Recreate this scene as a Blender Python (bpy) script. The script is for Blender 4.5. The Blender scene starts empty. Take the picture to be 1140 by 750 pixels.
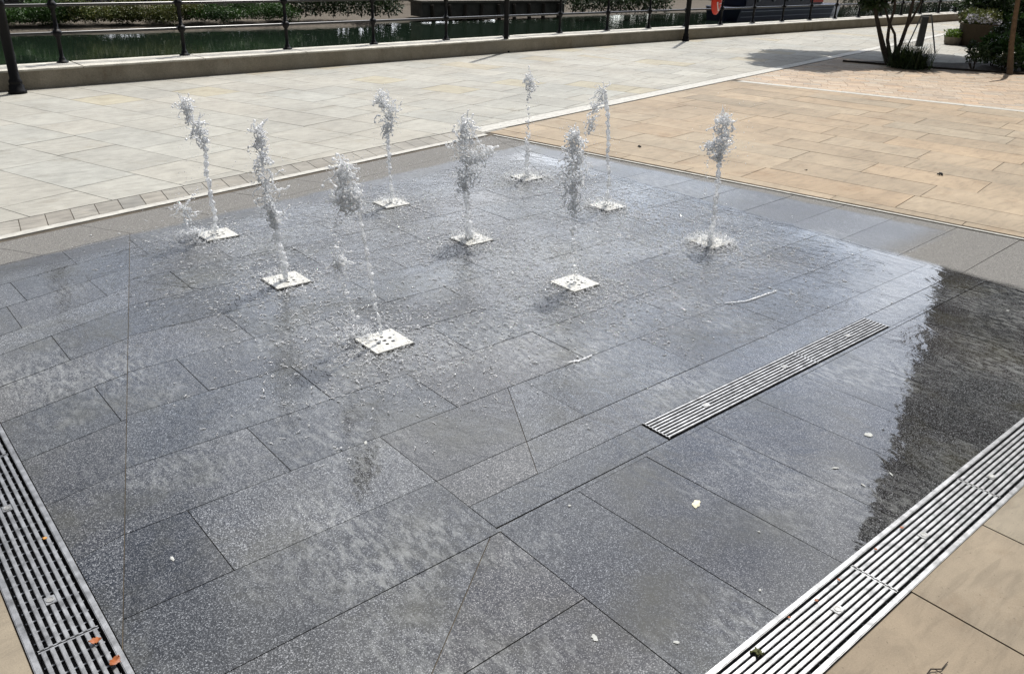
import bpy, bmesh, math, random
import numpy as np
from mathutils import Vector, Matrix, Euler
R = math.radians
SC = bpy.context.scene
COL = SC.collection

# ------------------------------------------------------------ camera
CAM = np.array([-1.7270, -4.6509, 1.5804])
CR = np.array([0.761563, -0.647482, 0.028098])
CU = np.array([0.255489, 0.339784, 0.905136])
CF = np.array([0.595607, 0.682139, -0.424192])
FPX = 913.57
cam_d = bpy.data.cameras.new('camera')
cam = bpy.data.objects.new('camera', cam_d); COL.objects.link(cam)
cam_d.sensor_width = 36; cam_d.lens = FPX / 1140 * 36
cam_d.clip_start = .05; cam_d.clip_end = 2000
cam.matrix_world = Matrix(((CR[0], CU[0], -CF[0], CAM[0]), (CR[1], CU[1], -CF[1], CAM[1]),
                           (CR[2], CU[2], -CF[2], CAM[2]), (0, 0, 0, 1)))
SC.camera = cam

# ------------------------------------------------------------ sky, sun, exposure
SUN_EL, SUN_AZ = 63, 59          # azimuth measured from +Y towards +X
SC.world = bpy.data.worlds.new('World'); SC.world.use_nodes = True
wn = SC.world.node_tree.nodes; wl = SC.world.node_tree.links
bg = wn['Background']; sky = wn.new('ShaderNodeTexSky'); sky.sky_type = 'NISHITA'
sky.sun_disc = False; sky.sun_elevation = R(SUN_EL); sky.sun_rotation = R(SUN_AZ)
sky.air_density = 1.0; sky.dust_density = 1.5; sky.ozone_density = 1.0
tc = wn.new('ShaderNodeTexCoord'); cn = wn.new('ShaderNodeTexNoise')
cn.inputs['Scale'].default_value = 3.6; cn.inputs['Detail'].default_value = 7; cn.inputs['Roughness'].default_value = .55
cr = wn.new('ShaderNodeValToRGB'); cr.color_ramp.elements[0].position = .34; cr.color_ramp.elements[1].position = .60
mx = wn.new('ShaderNodeMix'); mx.data_type = 'RGBA'
mx.inputs['B'].default_value = (9.5, 9.8, 10.4, 1)          # sunlit cloud
wl.new(tc.outputs['Generated'], cn.inputs['Vector']); wl.new(cn.outputs['Fac'], cr.inputs['Fac'])
wl.new(cr.outputs['Color'], mx.inputs['Factor']); wl.new(sky.outputs['Color'], mx.inputs['A'])
dt = wn.new('ShaderNodeVectorMath'); dt.operation = 'DOT_PRODUCT'
dt.inputs[1].default_value = (math.sin(R(60)) * math.cos(R(24)), math.cos(R(60)) * math.cos(R(24)), math.sin(R(24)))     # bright patch added to the unseen sky, shaped to mirror in the wet floor
nv = wn.new('ShaderNodeVectorMath'); nv.operation = 'NORMALIZE'; wl.new(tc.outputs['Generated'], nv.inputs[0]); wl.new(nv.outputs[0], dt.inputs[0])
au = wn.new('ShaderNodeMapRange'); au.interpolation_type = 'SMOOTHSTEP'
for k, v in (('From Min', .45), ('From Max', .97), ('To Min', .22), ('To Max', 2.3)): au.inputs[k].default_value = v
wl.new(dt.outputs['Value'], au.inputs['Value'])
ml = wn.new('ShaderNodeVectorMath'); ml.operation = 'SCALE'; wl.new(mx.outputs['Result'], ml.inputs[0]); wl.new(au.outputs[0], ml.inputs['Scale'])
wl.new(ml.outputs[0], bg.inputs['Color'])
bg.inputs['Strength'].default_value = .13
sun_d = bpy.data.lights.new('sun', 'SUN'); sun_d.energy = 4.5; sun_d.angle = R(.53); sun_d.color = (1, .955, .89)
sun = bpy.data.objects.new('sun', sun_d); COL.objects.link(sun)
SD = Vector((math.sin(R(SUN_AZ)) * math.cos(R(SUN_EL)), math.cos(R(SUN_AZ)) * math.cos(R(SUN_EL)), math.sin(R(SUN_EL))))
sun.rotation_euler = SD.to_track_quat('Z', 'Y').to_euler(); sun.location = (0, 0, 20)
SC.view_settings.view_transform = 'Standard'; SC.view_settings.look = 'None'
SC.view_settings.exposure = .14; SC.view_settings.gamma = 1
SC.render.engine = 'CYCLES'
SC.cycles.max_bounces = 12; SC.cycles.diffuse_bounces = 6; SC.cycles.transparent_max_bounces = 32; SC.cycles.transmission_bounces = 8; SC.cycles.caustics_refractive = False
SC.cycles.caustics_reflective = False; SC.cycles.sample_clamp_indirect = 4

# ------------------------------------------------------------ helpers
def ray(px, py):
    return CF + ((px - 570) / FPX) * CR - ((py - 375) / FPX) * CU
def G(px, py, z=0.0):
    d = ray(px, py); t = (z - CAM[2]) / d[2]; p = CAM + d * t
    return (float(p[0]), float(p[1]), float(z))
def on_upright(px, py, base, off=0.0):
    """point seen at a pixel on the upright plane through base that faces the camera; also metres per pixel"""
    n = np.array([base[0] - CAM[0], base[1] - CAM[1], 0.]); n /= np.linalg.norm(n)
    d = ray(px, py); t = ((np.array([base[0], base[1], 0.]) - CAM) @ n + off) / (d @ n)
    p = CAM + d * t
    return Vector(p.tolist()), float(t / FPX)

def props(o, label=None, cat=None, group=None, kind=None):
    if label: o['label'] = label
    if cat: o['category'] = cat
    if group: o['group'] = group
    if kind: o['kind'] = kind
    return o
def empty(name, loc, rz=0):
    o = bpy.data.objects.new(name, None); COL.objects.link(o)
    o.location = loc; o.rotation_euler = (0, 0, rz); o.empty_display_size = .1
    return o
def link(name, me, mat, parent=None, loc=(0, 0, 0), rz=0):
    o = bpy.data.objects.new(name, me); COL.objects.link(o)
    if mat is not None and not me.materials:
        for m in (mat if isinstance(mat, (list, tuple)) else [mat]): me.materials.append(m)
    o.location = loc; o.rotation_euler = (0, 0, rz); o.parent = parent
    return o
def from_bm(name, bm, mat, parent=None, loc=(0, 0, 0), rz=0, smooth=False):
    me = bpy.data.meshes.new(name); bm.to_mesh(me); bm.free()
    if smooth:
        for p in me.polygons: p.use_smooth = True
    return link(name, me, mat, parent, loc, rz)
def pyd(name, vs, fs, mat, parent=None, loc=(0, 0, 0), smooth=False, mi=None):
    me = bpy.data.meshes.new(name); me.from_pydata([tuple(v) for v in vs], [], fs)
    if smooth:
        me.polygons.foreach_set('use_smooth', [True] * len(me.polygons))
    o = link(name, me, mat, parent, loc)
    if mi is not None: me.polygons.foreach_set('material_index', mi)
    me.update(); return o
def box(bm, c, s, rz=0, rx=0, ry=0, bev=0):
    r = bmesh.ops.create_cube(bm, size=1, matrix=Matrix.Translation(c) @ Euler((rx, ry, rz)).to_matrix().to_4x4() @ Matrix.Diagonal((*s, 1)))
    if bev:
        es = list({e for v in r['verts'] for e in v.link_edges})
        bmesh.ops.bevel(bm, geom=es, offset=bev, segments=2, affect='EDGES')
def tube(bm, pts, rads, seg=10, cap=True):
    pts = [Vector(p) for p in pts]
    if not isinstance(rads, (list, tuple)): rads = [rads] * len(pts)
    rings = []; up = Vector((0, 0, 1)); last = None
    for i, p in enumerate(pts):
        t = (pts[min(i + 1, len(pts) - 1)] - pts[max(i - 1, 0)]).normalized()
        a = t.cross(up if abs(t.z) < .9 else Vector((1, 0, 0))) if last is None else (last - t * last.dot(t))
        a.normalize(); last = a; b = t.cross(a)
        rings.append([bm.verts.new(p + (a * math.cos(k * 2 * math.pi / seg) + b * math.sin(k * 2 * math.pi / seg)) * rads[i]) for k in range(seg)])
    for i in range(len(rings) - 1):
        for k in range(seg):
            bm.faces.new((rings[i][k], rings[i][(k + 1) % seg], rings[i + 1][(k + 1) % seg], rings[i + 1][k]))
    if cap:
        bm.faces.new(rings[0]); bm.faces.new(list(reversed(rings[-1])))
def lathe(bm, prof, seg=20, c=(0, 0, 0)):
    rings = [[bm.verts.new((c[0] + r * math.cos(k * 2 * math.pi / seg), c[1] + r * math.sin(k * 2 * math.pi / seg), c[2] + z)) for k in range(seg)] for r, z in prof]
    for i in range(len(rings) - 1):
        for k in range(seg):
            bm.faces.new((rings[i][k], rings[i][(k + 1) % seg], rings[i + 1][(k + 1) % seg], rings[i + 1][k]))
    bm.faces.new(list(reversed(rings[0]))); bm.faces.new(rings[-1])

# ------------------------------------------------------------ materials
class N:
    def __init__(s, name):
        s.m = bpy.data.materials.new(name); s.m.use_nodes = True; s.t = s.m.node_tree; s.n = s.t.nodes; s.l = s.t.links
        s.b = s.n['Principled BSDF']; s.out = s.n['Material Output']; s.geo = None
    def new(s, typ, **kw):
        n = s.n.new(typ)
        for k, v in kw.items():
            if k in n.inputs.keys() or k.replace('_', ' ') in n.inputs.keys():
                n.inputs[k if k in n.inputs.keys() else k.replace('_', ' ')].default_value = v
            else: setattr(n, k, v)
        return n
    def pos(s):
        if not s.geo: s.geo = s.new('ShaderNodeNewGeometry')
        return s.geo.outputs['Position']
    def noise(s, scale, detail=4, rough=.5, vec=None, out='Fac', **kw):
        n = s.new('ShaderNodeTexNoise', Scale=scale, Detail=detail, Roughness=rough, **kw)
        s.l.new(vec if vec is not None else s.pos(), n.inputs['Vector']); return n.outputs[out]
    def vor(s, scale, out='Color', vec=None, **kw):
        n = s.new('ShaderNodeTexVoronoi', Scale=scale, **kw); s.l.new(vec if vec is not None else s.pos(), n.inputs['Vector']); return n.outputs[out]
    def ramp(s, inp, stops, interp='LINEAR'):
        n = s.new('ShaderNodeValToRGB'); r = n.color_ramp; r.interpolation = interp
        while len(r.elements) < len(stops): r.elements.new(.5)
        for e, (p, c) in zip(r.elements, stops):
            e.position = p; e.color = (c, c, c, 1) if isinstance(c, (int, float)) else (*c, 1)
        s.l.new(inp, n.inputs['Fac']); return n.outputs['Color']
    def mix(s, f, a, b, blend='MIX'):
        n = s.new('ShaderNodeMix', data_type='RGBA', blend_type=blend)
        for k, v in (('Factor', f), ('A', a), ('B', b)):
            if isinstance(v, (int, float)) and k == 'Factor': n.inputs[k].default_value = v
            elif isinstance(v, (tuple, list)): n.inputs[k].default_value = (*v, 1)
            elif isinstance(v, (int, float)): n.inputs[k].default_value = (v, v, v, 1)
            else: s.l.new(v, n.inputs[k])
        return n.outputs['Result']
    def math(s, op, a, b=None, c=None, clamp=False):
        n = s.new('ShaderNodeMath', operation=op); n.use_clamp = clamp
        for i, v in enumerate((a, b, c)):
            if v is None: continue
            if isinstance(v, (int, float)): n.inputs[i].default_value = v
            else: s.l.new(v, n.inputs[i])
        return n.outputs[0]
    def sc(s, v, scale=(1, 1, 1), rot=(0, 0, 0), loc=(0, 0, 0)):
        n = s.new('ShaderNodeMapping'); n.inputs['Scale'].default_value = scale; n.inputs['Rotation'].default_value = rot; n.inputs['Location'].default_value = loc
        s.l.new(v, n.inputs['Vector']); return n.outputs[0]
    def bump(s, h, strength=.3, dist=.01, normal=None):
        n = s.new('ShaderNodeBump', Strength=strength, Distance=dist); s.l.new(h, n.inputs['Height'])
        if normal is not None: s.l.new(normal, n.inputs['Normal'])
        return n.outputs[0]
    def set(s, **kw):
        for k, v in kw.items():
            k = k.replace('_', ' ')
            if isinstance(v, (int, float)): s.b.inputs[k].default_value = v
            elif isinstance(v, (tuple, list)): s.b.inputs[k].default_value = (*v, 1)
            else: s.l.new(v, s.b.inputs[k])
        return s

def stone_mat(name, base, grain=.12, patch=.2, rough=.85, stain=(.5, .42, .3), stain_amt=.25, mott=9.):
    m = N(name)
    at = m.new('ShaderNodeAttribute', attribute_name='tint').outputs['Color']
    c = m.mix(1, base, at, 'MULTIPLY')
    big = m.ramp(m.noise(1.1, 5, .6), [(.3, 1 - patch), (.7, 1 + patch * .3)])
    c = m.mix(1, c, big, 'MULTIPLY')
    mot = m.ramp(m.noise(mott, 6, .65), [(.3, 1 - patch * .7), (.7, 1.04)])
    c = m.mix(1, c, mot, 'MULTIPLY')
    gr = m.ramp(m.noise(260, 2, .7), [(.3, 1 - grain), (.7, 1 + grain * .6)])
    c = m.mix(1, c, gr, 'MULTIPLY')
    st = m.ramp(m.noise(2.7, 7, .7), [(.55, 0.), (.75, stain_amt)])
    c = m.mix(st, c, stain, 'MULTIPLY')
    vein = m.ramp(m.noise(5.5, 8, .62, m.sc(m.pos(), (.5, 2.2, 1), (0, 0, R(20))), Distortion=2.2), [(.36, 1 - patch * .75), (.5, 1), (.66, 1 + patch * .25)])
    c = m.mix(1, c, vein, 'MULTIPLY')
    pit = m.ramp(m.noise(85, 3, .7), [(.30, .62), (.37, 1)])
    c = m.mix(1, c, pit, 'MULTIPLY')
    spots = m.ramp(m.vor(7, 'Distance'), [(.02, .55), (.045, 1)])
    c = m.mix(1, c, spots, 'MULTIPLY')
    m.set(Base_Color=c, Roughness=rough, Normal=m.bump(m.noise(120, 5, .7), .25, .002))
    return m.m

def plain(name, col, rough=.6, metal=0, var=.25, scale=20, bump=0, bscale=60, **kw):
    m = N(name)
    v = m.ramp(m.noise(scale, 5, .6), [(.3, 1 - var), (.7, 1 + var * .5)])
    m.set(Base_Color=m.mix(1, col, v, 'MULTIPLY'), Roughness=rough, Metallic=metal, **kw)
    if bump: m.set(Normal=m.bump(m.noise(bscale, 5, .7), bump, .005))
    return m.m

def water_coat(m, wet, amp=1.0):
    """thin film of running water over the stone: a rippled clear coat where the stone is wet"""
    p = m.pos()
    flow = m.noise(6.5, 2.5, .5, m.sc(p, (1.5, .9, 1), (0, 0, R(12))), Distortion=1.2)
    fine = m.noise(60, 3, .6, m.sc(p, (1, 1.8, 1), (0, 0, R(25))), Distortion=.6)
    big = m.noise(3.2, 3, .5, Distortion=.8)
    h = m.math('MULTIPLY', flow, 1.15)
    for (cx, cy, fr, am, rad) in ((2.75, -2.62, 95, .10, .40), (2.35, -2.05, 120, .10, .45), (-.38, -3.03, 190, .05, .10), (-.26, -3.42, 200, .05, .13), (1.15, -3.55, 150, .04, .16), (.55, -3.35, 120, .05, .2)):
        d = m.new('ShaderNodeVectorMath', operation='DISTANCE'); m.l.new(p, d.inputs[0]); d.inputs[1].default_value = (cx, cy, 0)
        dd = m.math('ADD', d.outputs['Value'], m.math('MULTIPLY', big, .12))
        w = m.math('SINE', m.math('MULTIPLY', dd, fr))
        fall = m.math('SUBTRACT', 1, m.math('DIVIDE', d.outputs['Value'], rad), clamp=True)
        h = m.math('ADD', h, m.math('MULTIPLY', m.math('MULTIPLY', w, fall), am))
    dc = m.new('ShaderNodeVectorMath', operation='DISTANCE'); m.l.new(p, dc.inputs[0]); dc.inputs[1].default_value = (1.2, -.95, 0)
    near = m.ramp(m.math('MULTIPLY', dc.outputs['Value'], .25), [(.44, 1.), (.66, .26)])
    agit = m.math('MULTIPLY', m.ramp(m.noise(1.3, 3, .5), [(.35, .35), (.65, 1)]), near)
    mid = m.noise(24, 4, .6, p, Distortion=1.0)
    h = m.math('ADD', h, m.math('MULTIPLY', m.math('MULTIPLY', m.math('ADD', mid, m.math('MULTIPLY', fine, .3)), m.math('MULTIPLY', near, near)), 1.2))
    nb = m.new('ShaderNodeBump', Distance=.0075 * amp); m.l.new(h, nb.inputs['Height']); m.l.new(m.math('MULTIPLY', agit, .85), nb.inputs['Strength'])
    sy = m.new('ShaderNodeSeparateXYZ'); m.l.new(p, sy.inputs[0])
    rim = m.math('MULTIPLY', m.math('SUBTRACT', m.math('ADD', m.math('ADD', sy.outputs[1], m.math('MULTIPLY', sy.outputs[0], -.165)), m.math('MULTIPLY', big, .15)), .20), 6, clamp=True)
    rim2 = m.math('MULTIPLY', m.math('SUBTRACT', sy.outputs[0], m.math('ADD', 2.95, m.math('MULTIPLY', big, .2))), 12, clamp=True)
    rim2 = m.math('MULTIPLY', rim2, m.math('MULTIPLY', m.math('ADD', sy.outputs[1], 2.7), 8, clamp=True))
    rim = m.math('MAXIMUM', rim, rim2)
    cro = m.math('ADD', m.math('ADD', .014, m.math('MULTIPLY', near, .045)), m.math('MULTIPLY', rim, .30))
    m.set(Coat_Weight=wet, Coat_Roughness=cro, Coat_IOR=1.45, Coat_Normal=nb.outputs[0])

def granite_mat():
    m = N('granite')
    at = m.new('ShaderNodeAttribute', attribute_name='tint').outputs['Color']
    p = m.pos()
    g1 = m.new('ShaderNodeSeparateColor'); m.l.new(m.vor(430, 'Color', m.sc(p, (1, 1, 1))), g1.inputs[0])
    g2 = m.new('ShaderNodeSeparateColor'); m.l.new(m.vor(250, 'Color'), g2.inputs[0])
    a = m.ramp(g1.outputs[0], [(0, .003), (.3, .012), (.55, .035), (.8, .11), (1, .58)])
    b = m.ramp(g2.outputs[1], [(0, .008), (.4, .03), (.8, .075), (1, .24)])
    sp = m.mix(.35, a, b)
    c = m.mix(1, sp, at, 'MULTIPLY')
    c = m.mix(1, c, (.97, 1.0, 1.04), 'MULTIPLY')
    pat = m.ramp(m.noise(1.7, 6, .62), [(.32, .72), (.68, 1.12)])
    c = m.mix(1, c, pat, 'MULTIPLY')
    # greenish brown film of algae in soft patches
    alg = m.ramp(m.noise(2.3, 6, .65, m.sc(p, loc=(4, 2, 0))), [(.50, 0.), (.70, .72)])
    c = m.mix(alg, c, (.055, .052, .03))
    # soaked, darker stone under the standing water at the lower right
    sq = m.new('ShaderNodeSeparateXYZ'); m.l.new(p, sq.inputs[0])
    soak = m.math('ADD', m.math('MULTIPLY', sq.outputs[0], .8), m.math('MULTIPLY', m.math('ADD', sq.outputs[1], 1.2), -.9))
    soak = m.math('ADD', soak, m.math('MULTIPLY', m.noise(2.1, 4, .6), 1.2))
    soak = m.ramp(m.math('MULTIPLY', soak, .2), [(.42, .70), (.80, .56)])
    c = m.mix(1, c, soak, 'MULTIPLY')
    # pale lime scale, plus streaky water sheen painted into the colour
    lime = m.math('MULTIPLY', m.ramp(m.noise(26, 7, .72, m.sc(p, (1.6, .6, 1), (0, 0, R(-25)))), [(.46, 0.), (.62, 1)]), m.ramp(m.noise(1.5, 3, .5, m.sc(p, loc=(1.7, 5.1, 0))), [(.46, 0.), (.62, .36)]))
    c = m.mix(lime, c, (.34, .35, .34))
    # dry, browner rim of the basin: beyond the wet area the stone is paler
    sx = m.new('ShaderNodeSeparateXYZ'); m.l.new(p, sx.inputs[0]); x, y = sx.outputs[0], sx.outputs[1]
    wob = m.math('MULTIPLY', m.math('SUBTRACT', m.noise(5, 4, .6), .5), .12)
    # lines y = .31 + .17 (x+.41) and x = 3.5
    dtop = m.math('SUBTRACT', m.math('ADD', m.math('MULTIPLY', m.math('ADD', x, .41), .165), .36), y)
    dtop = m.math('ADD', dtop, wob)
    dright = m.math('ADD', m.math('SUBTRACT', m.math('SUBTRACT', 3.62, x), m.math('MULTIPLY', m.math('ADD', y, 1.0), .16)), wob)
    wet = m.math('MULTIPLY', m.math('MULTIPLY', dtop, 18, clamp=True), m.math('MULTIPLY', dright, 18, clamp=True))
    # far right corner of the rim is dry
    cor = m.math('MULTIPLY', m.math('SUBTRACT', m.math('ADD', m.math('ADD', x, wob), 0), 3.08), 14, clamp=True)
    cor = m.math('MULTIPLY', cor, m.math('MULTIPLY', m.math('SUBTRACT', -2.45, m.math('ADD', y, wob)), 5, clamp=True))
    wet = m.math('MULTIPLY', wet, m.math('SUBTRACT', 1, cor))
    dry = m.mix(1, m.mix(.5, sp, (.13, .13, .13)), (1.38, 1.34, 1.25), 'MULTIPLY')
    c = m.mix(wet, dry, c)
    m.set(Base_Color=c, Roughness=.85, Specular_IOR_Level=m.math('SUBTRACT', .3, m.math('MULTIPLY', wet, .25)))
    m.set(Normal=m.bump(g1.outputs[1], .25, .0012))
    water_coat(m, wet)
    return m.m

def water_mat(name='jet_water', white=.38):
    """clear water with air in it: the aerated part scatters light through"""
    m = N(name)
    m.set(Base_Color=(.97, .99, 1), Roughness=.07, IOR=1.33, Transmission_Weight=1.0)
    tp = m.new('ShaderNodeBsdfTransparent'); tp.inputs['Color'].default_value = (.94, .96, .98, 1)
    gl = m.new('ShaderNodeBsdfGlossy'); gl.inputs['Roughness'].default_value = .08
    fr = m.new('ShaderNodeFresnel'); fr.inputs['IOR'].default_value = 1.5
    thin = m.new('ShaderNodeMixShader'); m.l.new(fr.outputs[0], thin.inputs[0]); m.l.new(tp.outputs[0], thin.inputs[1]); m.l.new(gl.outputs[0], thin.inputs[2])
    body = m.new('ShaderNodeMixShader'); body.inputs[0].default_value = .85; m.l.new(m.b.outputs[0], body.inputs[1]); m.l.new(thin.outputs[0], body.inputs[2])
    tr = m.new('ShaderNodeBsdfTranslucent'); tr.inputs['Color'].default_value = (.98, .985, .99, 1)
    df = m.new('ShaderNodeBsdfPrincipled'); df.inputs['Base Color'].default_value = (.97, .98, .99, 1); df.inputs['Roughness'].default_value = .2; df.inputs['Specular IOR Level'].default_value = 1.
    air = m.new('ShaderNodeMixShader'); air.inputs[0].default_value = .5
    m.l.new(tr.outputs[0], air.inputs[1]); m.l.new(df.outputs[0], air.inputs[2])
    mixs = m.new('ShaderNodeMixShader')
    f = m.ramp(m.noise(70, 3, .6), [(.38, max(0, white - .35)), (.62, min(1, white + .35))])
    m.l.new(f, mixs.inputs[0]); m.l.new(body.outputs[0], mixs.inputs[1]); m.l.new(air.outputs[0], mixs.inputs[2])
    m.l.new(mixs.outputs[0], m.out.inputs['Surface'])
    return m.m

def leaf_mat(name, c1, c2, rough=.5, trans=.18):
    m = N(name)
    oi = m.new('ShaderNodeAttribute', attribute_name='tint').outputs['Color']
    v = m.mix(m.ramp(m.noise(3.5, 3, .5), [(.35, 0.), (.65, 1)]), c1, c2)
    c = m.mix(1, v, oi, 'MULTIPLY')
    m.set(Base_Color=c, Roughness=rough)
    tr = m.new('ShaderNodeBsdfTranslucent'); m.l.new(c, tr.inputs['Color'])
    mx_ = m.new('ShaderNodeMixShader'); mx_.inputs[0].default_value = trans
    m.l.new(m.b.outputs[0], mx_.inputs[1]); m.l.new(tr.outputs[0], mx_.inputs[2]); m.l.new(mx_.outputs[0], m.out.inputs['Surface'])
    return m.m

M = {}
M['granite'] = granite_mat()
M['grey_stone'] = stone_mat('grey_stone', (.36, .352, .312), patch=.2, stain_amt=.45)
M['sand_stone'] = stone_mat('sand_stone', (.345, .275, .19), patch=.22, stain=(.55, .42, .3), stain_amt=.65, mott=5)
M['pink_paver'] = stone_mat('pink_paver', (.42, .335, .25), patch=.15, stain_amt=.3)
M['sett'] = stone_mat('sett_stone', (.30, .285, .25), patch=.3, stain_amt=.4)
M['mortar'] = plain('mortar', (.085, .070, .050), .95, var=.6, scale=4)
M['trim'] = plain('pale_trim', (.42, .41, .37), .7, var=.3, scale=18, bump=.2)
M['steel'] = plain('galvanised_steel', (.28, .285, .29), .46, .9, var=.5, scale=28, bump=.08, bscale=200)
M['dull_steel'] = plain('dull_steel', (.30, .30, .29), .5, .7, var=.4, scale=40)
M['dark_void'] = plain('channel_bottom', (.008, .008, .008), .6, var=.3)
M['plate'] = plain('plate_steel', (.50, .495, .46), .5, .1, var=.3, scale=32, bump=.2)
M['iron'] = plain('black_paint', (.003, .003, .004), .5, Specular_IOR_Level=.22, var=.3, scale=30, bump=.08, bscale=90)
M['rail'] = plain('rail_paint', (.006, .006, .007), .3, Specular_IOR_Level=.7, var=.2)
M['concrete'] = None
m = N('wall_concrete')
c = m.mix(m.ramp(m.noise(2.2, 7, .7), [(.4, 0.), (.7, 1)]), (.30, .27, .215), (.19, .168, .128))
c = m.mix(m.ramp(m.noise(5, 6, .7, m.sc(m.pos(), (1, 1, .4))), [(.58, 0.), (.72, .5)]), c, (.13, .075, .035))
c = m.mix(1, c, m.ramp(m.noise(70, 4, .7), [(.3, .75), (.7, 1.15)]), 'MULTIPLY')
m.set(Base_Color=c, Roughness=.9, Normal=m.bump(m.noise(40, 6, .7), .5, .01)); M['concrete'] = m.m
M['coping'] = plain('coping_stone', (.50, .48, .42), .85, var=.3, scale=6, bump=.3)
M['jet'] = water_mat('jet_water', .72)
M['foam'] = water_mat('foam_water', .85)
M['bark'] = plain('bark', (.045, .034, .024), .9, var=.5, scale=25, bump=.8)
M['bark_pale'] = plain('pale_bark', (.16, .105, .06), .9, var=.4, scale=20, bump=.6)
M['leaf'] = leaf_mat('leaves', (.035, .085, .016), (.055, .12, .022))
M['leaf_dark'] = leaf_mat('dark_leaves', (.018, .038, .012), (.035, .06, .018))
M['leaf_lime'] = leaf_mat('lime_leaves', (.16, .24, .03), (.11, .19, .03))
M['leaf_straw'] = leaf_mat('straw_leaves', (.14, .14, .035), (.09, .12, .03))
M['petal'] = leaf_mat('white_petals', (.78, .76, .80), (.70, .68, .76))
M['soil'] = plain('soil', (.035, .026, .018), .95, var=.5, scale=12, bump=.6)
M['wood'] = plain('weathered_wood', (.20, .17, .13), .8, var=.4, scale=14, bump=.3)
M['basket'] = None
m = N('wicker'); w = m.new('ShaderNodeTexWave', Scale=30, Distortion=2, bands_direction='Z'); m.l.new(m.pos(), w.inputs['Vector'])
m.set(Base_Color=m.mix(m.math('MULTIPLY', w.outputs['Fac'], 1), (.03, .02, .012), (.11, .08, .045)), Roughness=.85, Normal=m.bump(w.outputs['Fac'], .6, .01)); M['basket'] = m.m  # browns darkened to include the shade the planters stand in
M['red'] = plain('red_plastic', (.70, .035, .012), .35, var=.1, scale=8)
M['white_plastic'] = plain('white_plastic', (.8, .8, .78), .4, var=.1)
m = N('brick'); br = m.new('ShaderNodeTexBrick', Scale=4.4, Mortar_Size=.018)
m.l.new(m.sc(m.pos(), (1, 1, 1), (R(90), 0, 0)), br.inputs['Vector'])
br.inputs['Color1'].default_value = (.12, .04, .025, 1); br.inputs['Color2'].default_value = (.085, .03, .02, 1); br.inputs['Mortar'].default_value = (.10, .09, .075, 1)
m.set(Base_Color=br.outputs[0], Roughness=.9); M['brick'] = m.m
M['glass'] = plain('window_glass', (.03, .04, .05), .05, var=.1)
M['white_paint'] = plain('white_paint', (.75, .75, .72), .5, var=.1)
M['roof'] = plain('slate', (.06, .06, .065), .7, var=.3)
M['gravel'] = plain('shore_stone', (.105, .088, .068), .95, var=.45, scale=9, bump=.8, bscale=20)
M['dead_leaf'] = plain('dead_leaf', (.30, .085, .018), .55, var=.4, scale=60)
M['orange_leaf'] = plain('orange_leaf', (.55, .26, .04), .55, var=.3, scale=60)
M['moss'] = plain('moss', (.07, .075, .025), .95, var=.6, scale=90, bump=.8)
M['gum'] = plain('chewing_gum', (.42, .43, .41), .8, var=.2, scale=70)
M['cream'] = plain('cream_chip', (.68, .64, .48), .8, var=.2, scale=70)
M['twig'] = plain('twig_bark', (.02, .014, .01), .9, var=.4)
M['navy'] = plain('navy_paint', (.012, .018, .045), .3, var=.3, scale=3)
M['boat_grey'] = plain('boat_grey', (.22, .25, .30), .4, var=.2, scale=3)

m = N('dock_water')
m.set(Base_Color=(.010, .018, .012), Roughness=.04, IOR=1.33, Specular_IOR_Level=.6)
wv = m.noise(2.2, 3, .5, m.sc(m.pos(), (1, .45, 1)), Distortion=.5)
m.set(Normal=m.bump(m.math('ADD', wv, m.math('MULTIPLY', m.noise(14, 3, .5), .08)), .25, .03)); M['dock'] = m.m

# ------------------------------------------------------------ paving
def clip(poly, a, b, c):
    """keep the part of a convex polygon where a x + b y <= c"""
    out = []
    for i in range(len(poly)):
        p, q = poly[i], poly[(i + 1) % len(poly)]
        dp = a * p[0] + b * p[1] - c; dq = a * q[0] + b * q[1] - c
        if dp <= 0: out.append(p)
        if (dp < 0 < dq) or (dq < 0 < dp):
            t = dp / (dp - dq); out.append((p[0] + (q[0] - p[0]) * t, p[1] + (q[1] - p[1]) * t))
    return out
def area(p): return sum(p[i][0] * p[(i + 1) % len(p)][1] - p[(i + 1) % len(p)][0] * p[i][1] for i in range(len(p))) / 2
def ccw(p): return p if area(p) > 0 else list(reversed(p))
def edges_hp(poly, inset=0):
    poly = ccw(poly); r = []
    for i in range(len(poly)):
        p, q = poly[i], poly[(i + 1) % len(poly)]
        nx, ny = q[1] - p[1], -(q[0] - p[0]); l = math.hypot(nx, ny)
        if l < 1e-7: continue
        nx /= l; ny /= l; r.append((nx, ny, nx * p[0] + ny * p[1] - inset))
    return r
def clip_to(poly, region, inset=0):
    for a, b, c in edges_hp(region, inset):
        if len(poly) < 3: return []
        poly = clip(poly, a, b, c)
    return poly
def inset(poly, d): return clip_to(list(poly), poly, d)
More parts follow.
